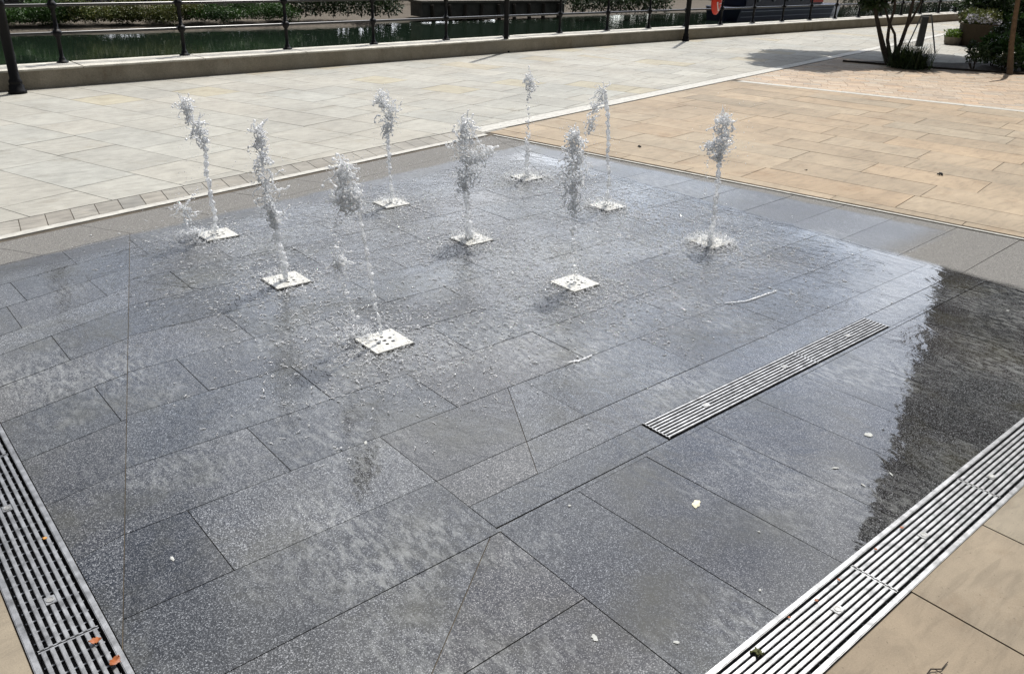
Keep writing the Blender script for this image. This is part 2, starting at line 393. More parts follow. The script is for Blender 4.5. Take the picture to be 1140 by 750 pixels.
def slab_mesh(name, slabs, mat, tints, z=0.0, th=.02, tilt=0., seed=1, parent=None, jz=0.):
    rnd = random.Random(seed); vs, fs, cols = [], [], []
    for poly, tn in zip(slabs, tints):
        if len(poly) < 3 or abs(area(poly)) < 2e-4: continue
        poly = ccw(poly); n = len(poly); k = len(vs)
        cx = sum(p[0] for p in poly) / n; cy = sum(p[1] for p in poly) / n
        ax, ay, dz = rnd.gauss(0, tilt), rnd.gauss(0, tilt), rnd.gauss(0, jz)
        top = [(x, y, z + dz + ax * (x - cx) + ay * (y - cy)) for x, y in poly]
        inn = inset(poly, .002)
        vs += top; vs += [(x, y, z - th) for x, y in poly]
        fs.append(tuple(range(k, k + n))); cols.append(tn)
        for i in range(n):
            j = (i + 1) % n; fs.append((k + j, k + i, k + n + i, k + n + j)); cols.append(tn)
    o = pyd(name, vs, fs, mat, parent)
    ca = o.data.color_attributes.new('tint', 'FLOAT_COLOR', 'CORNER'); a = []
    for p, cc in zip(o.data.polygons, cols): a += [*cc, 1] * p.loop_total
    ca.data.foreach_set('color', a)
    return o
def tint(rnd, v=.06, warm=.02):
    g = 1 + rnd.gauss(0, v); w = rnd.gauss(0, warm); return (g * (1 + w), g, g * (1 - w))
def running(region, ang, roww, lens, gap, seed, origin=(0, 0), special=None, v=.05, warm=.02):
    """courses of slabs: long joints run along ang + 90 deg"""
    rnd = random.Random(seed); a = R(ang); n = (math.cos(a), math.sin(a)); t = (-n[1], n[0])
    us = [(p[0] - origin[0]) * n[0] + (p[1] - origin[1]) * n[1] for p in region]; ws = [(p[0] - origin[0]) * t[0] + (p[1] - origin[1]) * t[1] for p in region]
    out, tn = [], []
    k0 = math.floor(min(us) / roww); k1 = math.ceil(max(us) / roww)
    for k in range(k0, k1):
        w = min(ws) - rnd.random() * lens[-1]
        while w < max(ws):
            L = rnd.choice(lens)
            q = [(k * roww, w), ((k + 1) * roww, w), ((k + 1) * roww, w + L), (k * roww, w + L)]
            P = [(origin[0] + u * n[0] + s * t[0], origin[1] + u * n[1] + s * t[1]) for u, s in q]
            P = inset(P, gap / 2); P = clip_to(P, region)
            if len(P) >= 3:
                out.append(P); c_ = tint(rnd, v, warm)
                if special:
                    cc = special(sum(p[0] for p in P) / len(P), sum(p[1] for p in P) / len(P), rnd)
                    if cc: c_ = cc
                tn.append(c_)
            w += L
    return out, tn

def BL(x, off=0): return .61 + (x + 1.03) * .1887 + off        # far-left edge of the basin (y as function of x)
def BRx(y, off=0): return 3.26 + (1.48 - y) * .1794 + off      # far-right edge (x as function of y)
CORN = (3.25, 1.43)
X0, Y0 = -1.45, -3.87        # inner edges of the two long drains
def X1(y): return BRx(y)
gran = [(X0, Y0), (BRx(Y0), Y0), CORN, (X0, BL(X0))]
SLOT = (.38, 2.02, -3.12, -2.985)
cells = [gran]
def cut(p, q, frac=.5, only=None):
    global cells
    a, b = q[1] - p[1], -(q[0] - p[0]); l = math.hypot(a, b); a /= l; b /= l; c = a * p[0] + b * p[1]
    tx, ty = -b, a; s0, s1 = sorted((tx * p[0] + ty * p[1], tx * q[0] + ty * q[1]))
    new = []
    for cell in cells:
        A, B = clip(cell, a, b, c), clip(cell, -a, -b, -c)
        if len(A) < 3 or len(B) < 3 or abs(area(A)) < 1e-4 or abs(area(B)) < 1e-4: new.append(cell); continue
        on = [tx * v[0] + ty * v[1] for v in A if abs(a * v[0] + b * v[1] - c) < 1e-6]
        c0, c1 = min(on), max(on); ov = min(c1, s1) - max(c0, s0)
        if ov > frac * (c1 - c0): new += [A, B]
        else: new.append(cell)
    cells = new
def DX(y): return -.41 + (y - .31) * .3228          # mitre line of the left panel
cut((X0, BL(X0, -.40)), (3.13, BL(3.13, -.28)), .3)             # top band
cut((3.13, BL(3.13, -.28)), CORN, .2)
cut((3.12, 1.05), (3.06, Y0), .3)                                # right band
cut((DX(.35), .35), (DX(-2.95) , -2.95), .4)                   # mitre
cut((DX(-2.95), -2.95), (X0, -3.0), .4)
cut((-1.2, -2.81), (3.08, -2.81), .3)
cut((-1.4, -3.14), (3.08, -3.14), .3)
cut((-.43, -2.81), (-.43, -3.14), .8)
cut((-.43, -3.14), (-.43, Y0), .8)
cut((-.42, -2.985), (3.08, -2.985), .5)
rows = [-.05 - .345 * k for k in range(11)]
for y in rows:
    if y > -2.9: cut((DX(y), y), (3.08, y), .5)
    elif y < -3.2: cut((DX(y), y), (-.40, y), .6)
# slabs in running bond
for k in range(9):
    ya = .295 if k == 0 else rows[k - 1]; yb = rows[k]
    for j in range(-2, 8):
        x = (-.43 if k % 2 == 0 else -.775) + .69 * j
        if DX((ya + yb) / 2) + .03 < x < 3.05: cut((x, ya), (x, yb), .8)
for k in range(11):
    x = -.10 + .33 * k; cut((x, -3.13), (x + .03, Y0), .7)
    yy = -3.13 - (.32, .55, .2, .47, .62, .3, .5, .25, .6, .4, .3)[k]; cut((x, yy), (x + .33, yy), .8)
# left panel: courses fanning out from the mitre
fan = [((-1.45, .17), (-.41, .30)), ((-1.45, -.18), (-.47, .09)), ((-1.45, -.50), (-.58, -.22)), ((-1.45, -.82), (-.67, -.50)),
       ((-1.45, -1.0), (-.75, -.75)), ((-1.45, -1.28), (-.86, -1.10)), ((-1.45, -1.56), (-.98, -1.44)), ((-1.45, -1.87), (-1.09, -1.80)),
       ((-1.45, -2.18), (-1.19, -2.13)), ((-1.45, -2.50), (-1.3, -2.46))]
for p, q in fan: cut(p, q, .6)
for p, q in (((-.79, .22), (-.78, -.05)), ((-1.12, -.05), (-1.11, -.36)), ((-.8, -.30), (-.79, -.56)), ((-1.12, -.88), (-1.12, -1.18)), ((-.93, -1.02), (-.92, -1.13)), ((-1.11, -1.48), (-1.11, -1.80)), ((-1.2, -.40), (-1.2, -.74))):
    cut(p, q, .7)
# fold cuts of the dished floor
cut((-.51, -3.17), (-.93, -3.47), .6); cut((-.63, -.41), (-.40, -.73), .7); cut((-.13, -2.97), (.1, -2.58), .5)
cut((2.78, .33), (3.13, 1.0), .5)
# right and top bands
for k in range(13): y = 1.1 - .372 * k; cut((3.07, y - .01), (3.75, y + .02), .55)
cut((3.62, .9), (3.68, -3.9), .3) if False else None
for k in range(9): x = -1.1 + .52 * k; cut((x, BL(x)), (x + .25, BL(x) - .42), .6)
# slot drain opening
sx0, sx1, sy0, sy1 = SLOT
for p, q in (((sx0, sy0), (sx1, sy0)), ((sx0, sy1), (sx1, sy1)), ((sx0, sy0), (sx0, sy1)), ((sx1, sy0), (sx1, sy1))): cut(p, q, .25)
def inside(P):
    cx = sum(p[0] for p in P) / len(P); cy = sum(p[1] for p in P) / len(P)
    return sx0 < cx < sx1 and sy0 < cy < sy1
cells = [c_ for c_ in cells if not inside(c_)]
rnd = random.Random(5)
sl = [inset(c_, .0015) for c_ in cells]
g_o = slab_mesh('granite_paving', sl, M['granite'], [tint(rnd, .17, .02) for _ in sl], tilt=.0016, seed=3)
props(g_o, kind='structure')

# mortar beds under the paving, with openings left for the drains
def sheet(name, polys, mat, z):
    vs, fs = [], []
    for P in polys:
        P = ccw(P); k = len(vs); vs += [(x, y, z) for x, y in P]; fs.append(tuple(range(k, k + len(P))))
    return props(pyd(name, vs, fs, mat), kind='structure')
def rect(x0, x1, y0, y1): return [(x0, y0), (x1, y0), (x1, y1), (x0, y1)]
XO, YO = -1.635, -4.052      # outer edges of the long drains
far = 16
sheet('mortar_bed', [rect(X0, sx0, Y0, 8), rect(sx1, far, Y0, 8), rect(sx0, sx1, Y0, sy0), rect(sx0, sx1, sy1, 8),
                     rect(far, 40, -12, 8), rect(XO, far, -12, YO), rect(-14, XO, -12, 8), rect(XO, X0, 1.5, 8)], M['mortar'], -.004)

# plaza slabs. wall foot line: y = WY(x)
def WY(x): return 6.26 + .062 * x if x < 9 else 6.818 + .03 * (x - 9)
WYS = [(-14, 5.39), (9, 6.818), (34, 7.568)]
def sett_line(x): return 1.02 + (x + .95) * .19               # dark joint beyond the setts
# grey flags: beyond the dark joint
bxy = lambda x: sett_line(x) if x < 3 else 1.77 + (x - 3) * .19
greyreg = [(-14, sett_line(-14)), (34, sett_line(34)), (34, 7.6), (9, 6.83), (-14, 5.40)]
ytile = G(90, 176); 
def grey_special(x, y, rnd):
    if (x - ytile[0]) ** 2 + (y - ytile[1]) ** 2 < .22 ** 2: return (1.0, .92, .74)
    if y > 4.0 and rnd.random() < .12: return (1.02, .95, .83)
    if rnd.random() < .05: return (1.04, .98, .84)
    return None
# the region is split at the wall bend so that each part is convex
ga = [(-14, sett_line(-14)), (9, sett_line(9)), (9, 6.83), (-14, 5.40)]; gb = [(9, sett_line(9)), (31.5, sett_line(31.5)), (31.5, 7.5), (9, 6.83)]
s1, t1 = running(ga, 18, .525, [.58, .6, .88], .006, 11, (.1, .05), grey_special, .035, .010)
s2, t2 = running(gb, 18, .525, [.58, .6, .88], .006, 12, (.1, .05), grey_special, .035, .010)
props(slab_mesh('plaza_paving', s1 + s2, M['grey_stone'], t1 + t2, tilt=.001), kind='structure')
# row of setts and pale trim along the far-left edge
setts, st_t = [], []; rnd = random.Random(8); x = -6.
while x < 3.6:
    w = .155; ang = 0
    P = [(x, BL(x, .135)), (x + w, BL(x + w, .135)), (x + w + .04 + ang, BL(x + w, .395)), (x + .04 + ang, BL(x, .395))]
    setts.append(inset(P, .0025)); st_t.append(tint(rnd, .08, .01)); x += w
props(slab_mesh('sett_course', setts, M['sett'], st_t, tilt=.003), kind='structure')
def strip(pts0, pts1): return [pts0[0], pts0[1], pts1[1], pts1[0]]
tr = [strip(((-6, BL(-6, .055)), (3.24, BL(3.24, .055))), ((-6, BL(-6, .125)), (3.24, BL(3.24, .125)))),
      strip(((3.27, 1.60), (31.5, sett_line(31.5) - .20)), ((3.27, sett_line(3.27) - .02), (31.5, sett_line(31.5) - .02)))]
props(slab_mesh('pale_edging', tr, M['trim'], [(1, 1, 1)] * 2, z=.003), kind='structure')
tr2 = [strip(((3.275, 1.45), (BRx(-4.0, .02), -4.0)), ((3.30, 1.45), (BRx(-4.0, .045), -4.0)))]
props(slab_mesh('pale_kerb', tr2, M['trim'], [(.9, .9, .9)], z=.003), kind='structure')
# weathered rim stones between granite and kerb line
# sand-coloured paving
def og(y): return BRx(y, .075)
o1 = [(og(1.5), 1.58), (og(-12), -12), (30, -12), (30, sett_line(30) - .215)]
lim = [(8.62, 2.50), (12.6, -12)]      # pale line that ends the sand paving
def line_right(P, p, q, keep_right):
    a, b = q[1] - p[1], -(q[0] - p[0]); c = a * p[0] + b * p[1]
    return clip(P, a, b, c) if keep_right else clip(P, -a, -b, -c)
near = clip(o1, 1, .287, 8.62 + 2.5 * .287)                      # x + .287 y <= ...
beyond = clip(o1, -1, -.287, -(8.62 + 2.5 * .287 + .16))
BED = [(12.55, 2.95), (12.75, 2.15), (13.75, .55), (14.6, -1.2), (18, -4), (24, -4), (24, .8), (17, 2.2)]
s1, t1 = running(near, 9, .46, [.62, .9, 1.2], .006, 21, (.05, 0), None, .045, .02)
far2 = clip(beyond, 1, .30, 14.15); 
s2, t2 = running(far2, 35, .12, [.24, .26], .004, 22, (0, 0), None, .07, .04)
props(slab_mesh('sand_paving', s1, M['sand_stone'], t1, tilt=.0015), kind='structure')
props(slab_mesh('pink_block_paving', s2, M['pink_paver'], t2, tilt=.003), kind='structure')
ln = [[(8.62 - .287 * (y - 2.5), y) for y in (2.5, -12)] + [(8.76 - .287 * (y - 2.5), y) for y in (-12, 2.5)]]
props(slab_mesh('pale_line', ln, M['trim'], [(1, 1, 1)], z=.002), kind='structure')
beyond2 = clip(beyond, -1, -.30, -14.16)
s3, t3 = running(beyond2, 18, .525, [.6, .88], .006, 23, (0, 0), None, .04, .02)
props(slab_mesh('side_paving', s3, M['grey_stone'], t3), kind='structure')
# sand slabs on the near side of the drains
s1, t1 = running([(XO, -12), (og(-4.052) + 0, -12), (og(-4.052), YO), (XO, YO)], 0, .475, [.66], .006, 31, (.30, -4.10), None, .05, .02)
s2, t2 = running([(-14, -12), (XO, -12), (XO, sett_line(-1.6)), (-14, sett_line(-14))], 0, .475, [.66, .9], .006, 32, (XO, 0), None, .05, .02)
props(slab_mesh('near_paving', s1 + s2, M['sand_stone'], [(a_ * .74, b_ * .76, c_ * .78) for a_, b_, c_ in t1 + t2], tilt=.001), kind='structure')

# ground sheet, dock basin, far side
gq = [(-400, -400), (400, -400), (400, 40), (34, 8.0), (9, 7.2), (-14, 5.8), (-400, -18)]
vs = [(x, y, -.14) for x, y in gq]; vs += [(x, y, -4) for x, y in gq[2:]]
fs = [tuple(range(7))] + [(2 + i + 1, 2 + i, 7 + i, 7 + i + 1) for i in range(4)]
props(pyd('ground', vs, fs, M['concrete']), kind='structure')
props(pyd('dock_water', [(-400, -60, -1.2), (400, -60, -1.2), (400, 60, -1.2), (-400, 60, -1.2)], [(0, 1, 2, 3)], M['dock']), kind='structure')

# ------------------------------------------------------------ dock wall (quay kerb)
def wall_pts(n=24):
    xs = [-14, -6, -1, 2, 5, 9, 13, 18, 24, 34]; return [(x, WY(x)) for x in xs]
wt = empty('dock_wall', (2, WY(2), 0)); props(wt, 'low weathered stone wall with a pale sunlit coping along the dock', 'wall')
W0 = Vector((2, WY(2), 0))
def sweep(name, prof, mat, parent, pts, org):
    """prof: (depth away from the camera, z) points"""
    vs, fs = [], []; n = len(prof)
    for x, y in pts:
        for d, z in prof: vs.append((x - org[0] - .06 * d, y + d - org[1], z - org[2]))
    for i in range(len(pts) - 1):
        for k in range(n):
            a = i * n + k; b = i * n + (k + 1) % n; fs.append((a, b, b + n, a + n))
    return pyd(name, vs, fs, mat, parent)
wp = wall_pts()
sweep('wall_body', [(0, -.1), (0, .198), (.5, .198), (.5, -3)], M['concrete'], wt, wp, W0)
# coping as separate stones
bmc = bmesh.new(); rnd = random.Random(4); x = -14
while x < 33:
    L = 1.5; a = Vector((x + .004, WY(x + .004))); b = Vector((x + L - .004, WY(x + L - .004))); dz = rnd.uniform(-.002, .002)
    v = [bmc.verts.new(p) for p in ((a.x, a.y - .012, .200 + dz), (b.x, b.y - .012, .200 + dz), (b.x, b.y + .53, .200 + dz), (a.x, a.y + .53, .200 + dz),
                                    (a.x, a.y - .012, .222 + dz), (b.x, b.y - .012, .222 + dz), (b.x, b.y + .53, .222 + dz), (a.x, a.y + .53, .222 + dz))]
    fc = [bmc.faces.new([v[i] for i in f]) for f in ((0, 3, 2, 1), (4, 5, 6, 7), (0, 1, 5, 4), (1, 2, 6, 5), (2, 3, 7, 6), (3, 0, 4, 7))]
    bmesh.ops.bevel(bmc, geom=[e for e in {e for f in fc for e in f.edges}], offset=.006, segments=2, affect='EDGES')
    for q in bmc.verts: pass
    x += L
cp = from_bm('coping', bmc, M['coping'], wt); cp.location = (-W0.x, -W0.y, 0)

# ------------------------------------------------------------ railing
rail = empty('dock_railing', (5.4, WY(5.4) + .42, .22)); props(rail, 'black iron railing with ball-jointed posts standing on the dock wall', 'railing')
RO = Vector(rail.location)
spots_px = [(61, 67), (200, 61), (313, 54), (405, 48), (482, 43), (547, 39), (604, 35.5), (654, 32.5), (699, 30), (739, 28)]
pxs = [-3.6, -2.1, -.6, .89, 2.4, 3.92, 5.42, 6.88, 8.26, 9.63, 10.96, 12.25, 13.5, 14.8, 16.1, 17.4, 18.7, 20.0, 21.3, 22.6, 23.9, 25.2, 26.5, 27.8, 29.1, 30.4]
bp = bmesh.new()
prof = [(.052, 0), (.052, .012), (.034, .02), (.028, .05), (.022, .065), (.018, .07), (.018, .285), (.026, .29), (.028, .30)]
prof += [(.028 + .016 * math.sin(t * math.pi / 6), .30 + .012 * t) for t in range(1, 6)] + [(.026, .375), (.018, .38), (.018, .60), (.026, .605)]
prof += [(.028 + .016 * math.sin(t * math.pi / 6), .61 + .012 * t) for t in range(1, 6)] + [(.026, .69), (.018, .70), (.018, .90), (.026, .905)]
prof += [(.028 + .014 * math.sin(t * math.pi / 6), .91 + .012 * t) for t in range(1, 6)] + [(.02, .985), (.008, 1.0)]
lathe(bp, [(a_ * 1.3, z_) for a_, z_ in prof], 14); post_me = bpy.data.meshes.new('post'); bp.to_mesh(post_me); bp.free(); post_me.materials.append(M['iron'])
for p_ in post_me.polygons: p_.use_smooth = True
RY = lambda x: WY(x) + .43
for x in pxs: link('post', post_me, None, rail, (x - RO.x, RY(x) - RO.y, 0))
for z in (.335, .645, .945):
    b_ = bmesh.new(); tube(b_, [(x - RO.x, RY(x) - RO.y, z) for x in pxs], .019, 10)
    from_bm('rail', b_, M['rail'], rail, smooth=True)

# ------------------------------------------------------------ three tall posts in front of the wall
def lamp_post(loc, label, rad, h=3.6):
    t = empty('lamp_post', loc); props(t, label, 'lamp post', 'black lamp posts along the dock wall')
    b_ = bmesh.new(); s = rad / .05
    lathe(b_, [(.092 * s, 0), (.092 * s, .03), (.078 * s, .04), (.075 * s, .085), (.062 * s, .10), (.066 * s, .115), (.066 * s, .135), (rad, .16), (rad, .9), (rad * 1.15, .91), (rad * 1.15, .95), (rad * .92, .97), (rad * .85, h)], 18)
    from_bm('pole', b_, M['iron'], t, smooth=True)
    b_ = bmesh.new(); bmesh.ops.create_uvsphere(b_, u_segments=16, v_segments=10, radius=rad * 1.1, matrix=Matrix.Translation((0, 0, h + rad * .8))); from_bm('finial', b_, M['iron'], t, smooth=True)
    return t
lamp_post(G(20, 104), 'thick black lamp post nearest the camera, in front of the dock wall at far left', .052, 3.2)
lamp_post(G(563, 58.5), 'black lamp post in the middle of the dock wall casting a thin shadow', .042, 3.2)
lp = lamp_post(G(763, 46), 'black lamp post just left of the red lifebuoy housing', .042, 3.2)

# red lifebuoy housing hung on the railing
hx = G(788, 28, .22); lb = empty('lifebuoy_housing', (hx[0], RY(hx[0]) - .10, .62))
props(lb, 'red oval lifebuoy housing with a white handset emblem hung on the dock railing', 'lifebuoy housing')
b_ = bmesh.new(); bmesh.ops.create_uvsphere(b_, u_segments=28, v_segments=14, radius=1, matrix=Matrix.Translation((0, 0, .12)) @ Matrix.Diagonal((.17, .07, .30, 1)))
from_bm('shell', b_, M['red'], lb, smooth=True)
b_ = bmesh.new(); tube(b_, [(-.055, -.067, .09), (-.045, -.072, .02), (-.015, -.07, -.05), (.02, -.066, -.085)], [.018, .012, .012, .018], 8)
tube(b_, [(.02, -.071, .05), (.085, -.064, .06)], .008, 6)
from_bm('emblem', b_, M['white_plastic'], lb)
b_ = bmesh.new(); box(b_, (0, .075, .07), (.05, .05, .04)); from_bm('bracket', b_, M['iron'], lb)

# ------------------------------------------------------------ drains
def drain(name, label, org, rz, length, width, nb, frame, bolts, sect):
    """local x runs along the drain, local y across it from 0 to width"""
    t = empty(name, org, rz); props(t, label, 'drain')
    e = .016 if frame else .0
    b_ = bmesh.new()
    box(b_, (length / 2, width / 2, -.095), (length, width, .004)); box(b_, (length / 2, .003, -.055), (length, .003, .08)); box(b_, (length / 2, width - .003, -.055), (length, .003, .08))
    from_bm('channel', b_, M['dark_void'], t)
    if frame:
        for yy in (e / 2, width - e / 2):
            b_ = bmesh.new(); box(b_, (length / 2, yy, -.006), (length, e, .022), bev=.002)
            from_bm('edge_frame', b_, M['steel'], t)
    bm_w = width - 2 * e - (.012 if frame else .0); y0 = e + (.006 if frame else 0)
    pitch = bm_w / nb
    s0 = 0.
    secs = [0] + [s for s in sect if 0 < s < length] + [length]
    for a, b in zip(secs[:-1], secs[1:]):
        b_ = bmesh.new()
        for k in range(nb):
            wbar = .0105 if frame else .0085
            box(b_, ((a + b) / 2, y0 + pitch * (k + .5), -.002), (b - a - .004, wbar, .014), bev=.0012)
        n = int((b - a) / .042)
        for k in range(n + 1):
            box(b_, (a + .006 + (b - a - .012) * k / n, width / 2, -.013), (.005, bm_w, .008))
        box(b_, (a + .004, width / 2, -.0035), (.004, bm_w, .014)); box(b_, (b - .004, width / 2, -.0035), (.004, bm_w, .014))
        from_bm('grate', b_, M['steel'], t)
    for s in bolts:
        b_ = bmesh.new(); box(b_, (s, width / 2, .0045), (.034, .026, .005), bev=.001)
        bo = from_bm('lock_plate', b_, M['steel'], t)
        b_ = bmesh.new(); lathe(b_, [(.0105, .007), (.0105, .0085), (.0075, .0085), (.0065, .0078)], 12, (s, width / 2, 0)); from_bm('bolt', b_, M['dull_steel'], bo)
    return t
# left drain: local x runs away from the camera (+Y world) -> rz = 90
pl = [G(9, 567), G(58, 673)]
drain('channel_drain', 'long steel channel drain at the left edge with two dead leaves on it', (X0 - .002, -7.0, 0), R(90), 9.0, .182, 7, True,
      [7.0 + v for v in (pl[0][1] + 1.0, pl[0][1] + .5, pl[0][1], pl[0][1] - .5 if abs(pl[1][1] - pl[0][1] + .5) < .25 else pl[1][1], pl[0][1] - 1.)], [1.2, 2.2, 3.2, 4.2, 5.2, 6.2, 7.2, 8.2])
pr = [G(911, 694), G(1026, 596), G(1115, 521)]
base_x = XO
drain('channel_drain', 'long steel channel drain at the near right edge beside sand-coloured slabs', (XO, YO + .001, 0), 0, 9.0, .181, 8, True,
      [pr[1][0] - base_x + .5 * k for k in range(-3, 5)], [.9, 1.9, 2.6, 3.6, 4.6, 5.6, 6.6, 7.6])
drain('slot_drain', 'short steel grating set alone in the wet granite floor', (SLOT[0] + .003, SLOT[2] + .003, .001), 0, SLOT[1] - SLOT[0] - .006, SLOT[3] - SLOT[2] - .006, 8, False,
      [.30, .84, 1.36], [1.0])

# ------------------------------------------------------------ nozzle plates and jets
bases = dict(A=(242, 262), B=(319, 313), C=(428, 381), D=(436, 227), E=(525, 267), F=(640, 316), G=(587, 198), H=(676, 230), I=(791, 270))
def solid(bm, mods):
    me = bpy.data.meshes.new('t'); bm.to_mesh(me); bm.free(); o = bpy.data.objects.new('t', me); COL.objects.link(o)
    for f in mods: f(o)
    dg = bpy.context.evaluated_depsgraph_get(); out = bpy.data.meshes.new_from_object(o.evaluated_get(dg))
    COL.objects.unlink(o); bpy.data.objects.remove(o); return out
bh = bmesh.new()
for k in range(7):
    a = k * math.pi / 3 + .3; rr = 0 if k == 6 else .038
    bmesh.ops.create_cone(bh, cap_ends=True, segments=14, radius1=.0085 if k < 6 else .010, radius2=.0085 if k < 6 else .010, depth=.1, matrix=Matrix.Translation((rr * math.cos(a), rr * math.sin(a), 0)))
for sx in (-1, 1):
    for sy in (-1, 1):
        bmesh.ops.create_cone(bh, cap_ends=True, segments=8, radius1=.0035, radius2=.0035, depth=.1, matrix=Matrix.Translation((sx * .078, sy * .078, 0)))
hm = bpy.data.meshes.new('holes'); bh.to_mesh(hm); bh.free(); ho = bpy.data.objects.new('holes', hm); COL.objects.link(ho)
bb = bmesh.new(); box(bb, (0, 0, .003), (.19, .185, .008), bev=.0015)
def boolmod(o):
    md = o.modifiers.new('b', 'BOOLEAN'); md.operation = 'DIFFERENCE'; md.object = ho; md.solver = 'EXACT'
plate_me = solid(bb, [boolmod]); COL.objects.unlink(ho); bpy.data.objects.remove(ho); plate_me.materials.clear(); plate_me.materials.append(M['plate'])
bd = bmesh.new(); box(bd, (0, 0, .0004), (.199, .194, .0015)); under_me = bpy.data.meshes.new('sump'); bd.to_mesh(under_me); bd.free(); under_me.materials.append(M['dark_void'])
where = dict(A='of the leftmost jet, in the far left corner of the grid', B='of the jet midway along the left row', C='of the nearest jet, cleanest of all with seven dark holes showing',
             D='of the far row middle jet, thinly splashed', E='of the centre jet, veiled by splash', F='of the near row middle jet, a dark puddle shadow beside it',
             G='of the farthest jet, hidden under foam', H='of the jet midway along the right row', I='of the rightmost jet, buried under an umbrella of splash')
for k, px in bases.items():
    p = G(*px); t = empty('nozzle_plate', (p[0], p[1], .002)); props(t, 'square pale nozzle plate ' + where[k], 'nozzle plate', 'nozzle plates in the granite floor')
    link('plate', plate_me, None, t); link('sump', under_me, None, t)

ico = {}
def ico_data(sub):
    if sub not in ico:
        b_ = bmesh.new(); bmesh.ops.create_icosphere(b_, subdivisions=sub, radius=1)
        b_.verts.index_update(); ico[sub] = (np.array([v.co[:] for v in b_.verts]), np.array([[v.index for v in f.verts] for f in b_.faces])); b_.free()
    return ico[sub]
def balls(name, pts, rad, mat, parent, sub=1, loc=(0, 0, 0), rng=None, stretch=None, kind=None):
    v, f = ico_data(sub); pts = np.asarray(pts, float); rad = np.asarray(rad, float); n = len(pts)
    if rad.ndim == 1: rad = np.stack([rad] * 3, 1)
    V = (v[None] * rad[:, None, :] + pts[:, None, :]).reshape(-1, 3)
    F = (f[None] + (np.arange(n) * len(v))[:, None, None]).reshape(-1, 3)
    me = bpy.data.meshes.new(name); me.vertices.add(len(V)); me.vertices.foreach_set('co', V.ravel())
    me.loops.add(F.size); me.loops.foreach_set('vertex_index', F.ravel().astype(np.int32))
    me.polygons.add(len(F)); me.polygons.foreach_set('loop_start', np.arange(0, F.size, 3).astype(np.int32)); me.polygons.foreach_set('loop_total', np.full(len(F), 3, np.int32))
    me.polygons.foreach_set('use_smooth', np.ones(len(F), bool)); me.update(calc_edges=True)
    o = link(name, me, mat, parent, loc)
    if kind: o['kind'] = kind
    return o
def fuse(name, pts, rad, mat, parent, voxel, loc):
    """fuse many small spheres into one connected ragged sheet of water"""
    o = balls(name, pts, rad, mat, None, 1)
    md = o.modifiers.new('r', 'REMESH'); md.mode = 'VOXEL'; md.voxel_size = voxel; md.use_smooth_shade = True
    sm = o.modifiers.new('s', 'SMOOTH'); sm.factor = .5; sm.iterations = 4
    dg = bpy.context.evaluated_depsgraph_get(); me = bpy.data.meshes.new_from_object(o.evaluated_get(dg)); me.name = name
    COL.objects.unlink(o); bpy.data.objects.remove(o)
    me.polygons.foreach_set('use_smooth', [True] * len(me.polygons))
    o = link(name, me, mat, parent, loc); return o

def along(path, t):
    """path of (pos, r); t 0..1"""
    n = len(path) - 1; s = min(t * n, n - 1e-6); i = int(s); u = s - i
    return path[i][0].lerp(path[i + 1][0], u), path[i][1] * (1 - u) + path[i + 1][1] * u

def ligaments(rng, path, n, r0=.0014, r1=.0032, steps=(4, 12)):
    pts, rad = [], []
    for _ in range(n):
        c, R_ = along(path, rng.random())
        d = Vector(rng.normal(size=3)).normalized() * R_ * rng.random() ** .5
        p = c + d; v = Vector(rng.normal(size=3)); v.z *= 1.2; v.normalize(); r = rng.uniform(r0, r1)
        k = rng.integers(*steps)
        for j in range(k):
            pts.append(p[:]); rad.append(r * (1 - .5 * j / k) * rng.uniform(.8, 1.2))
            v = (v + Vector(rng.normal(size=3)) * .45).normalized(); p = p + v * r * 1.0
        if rng.random() < .5: pts.append(p[:]); rad.append(r * 1.3)
    return pts, rad

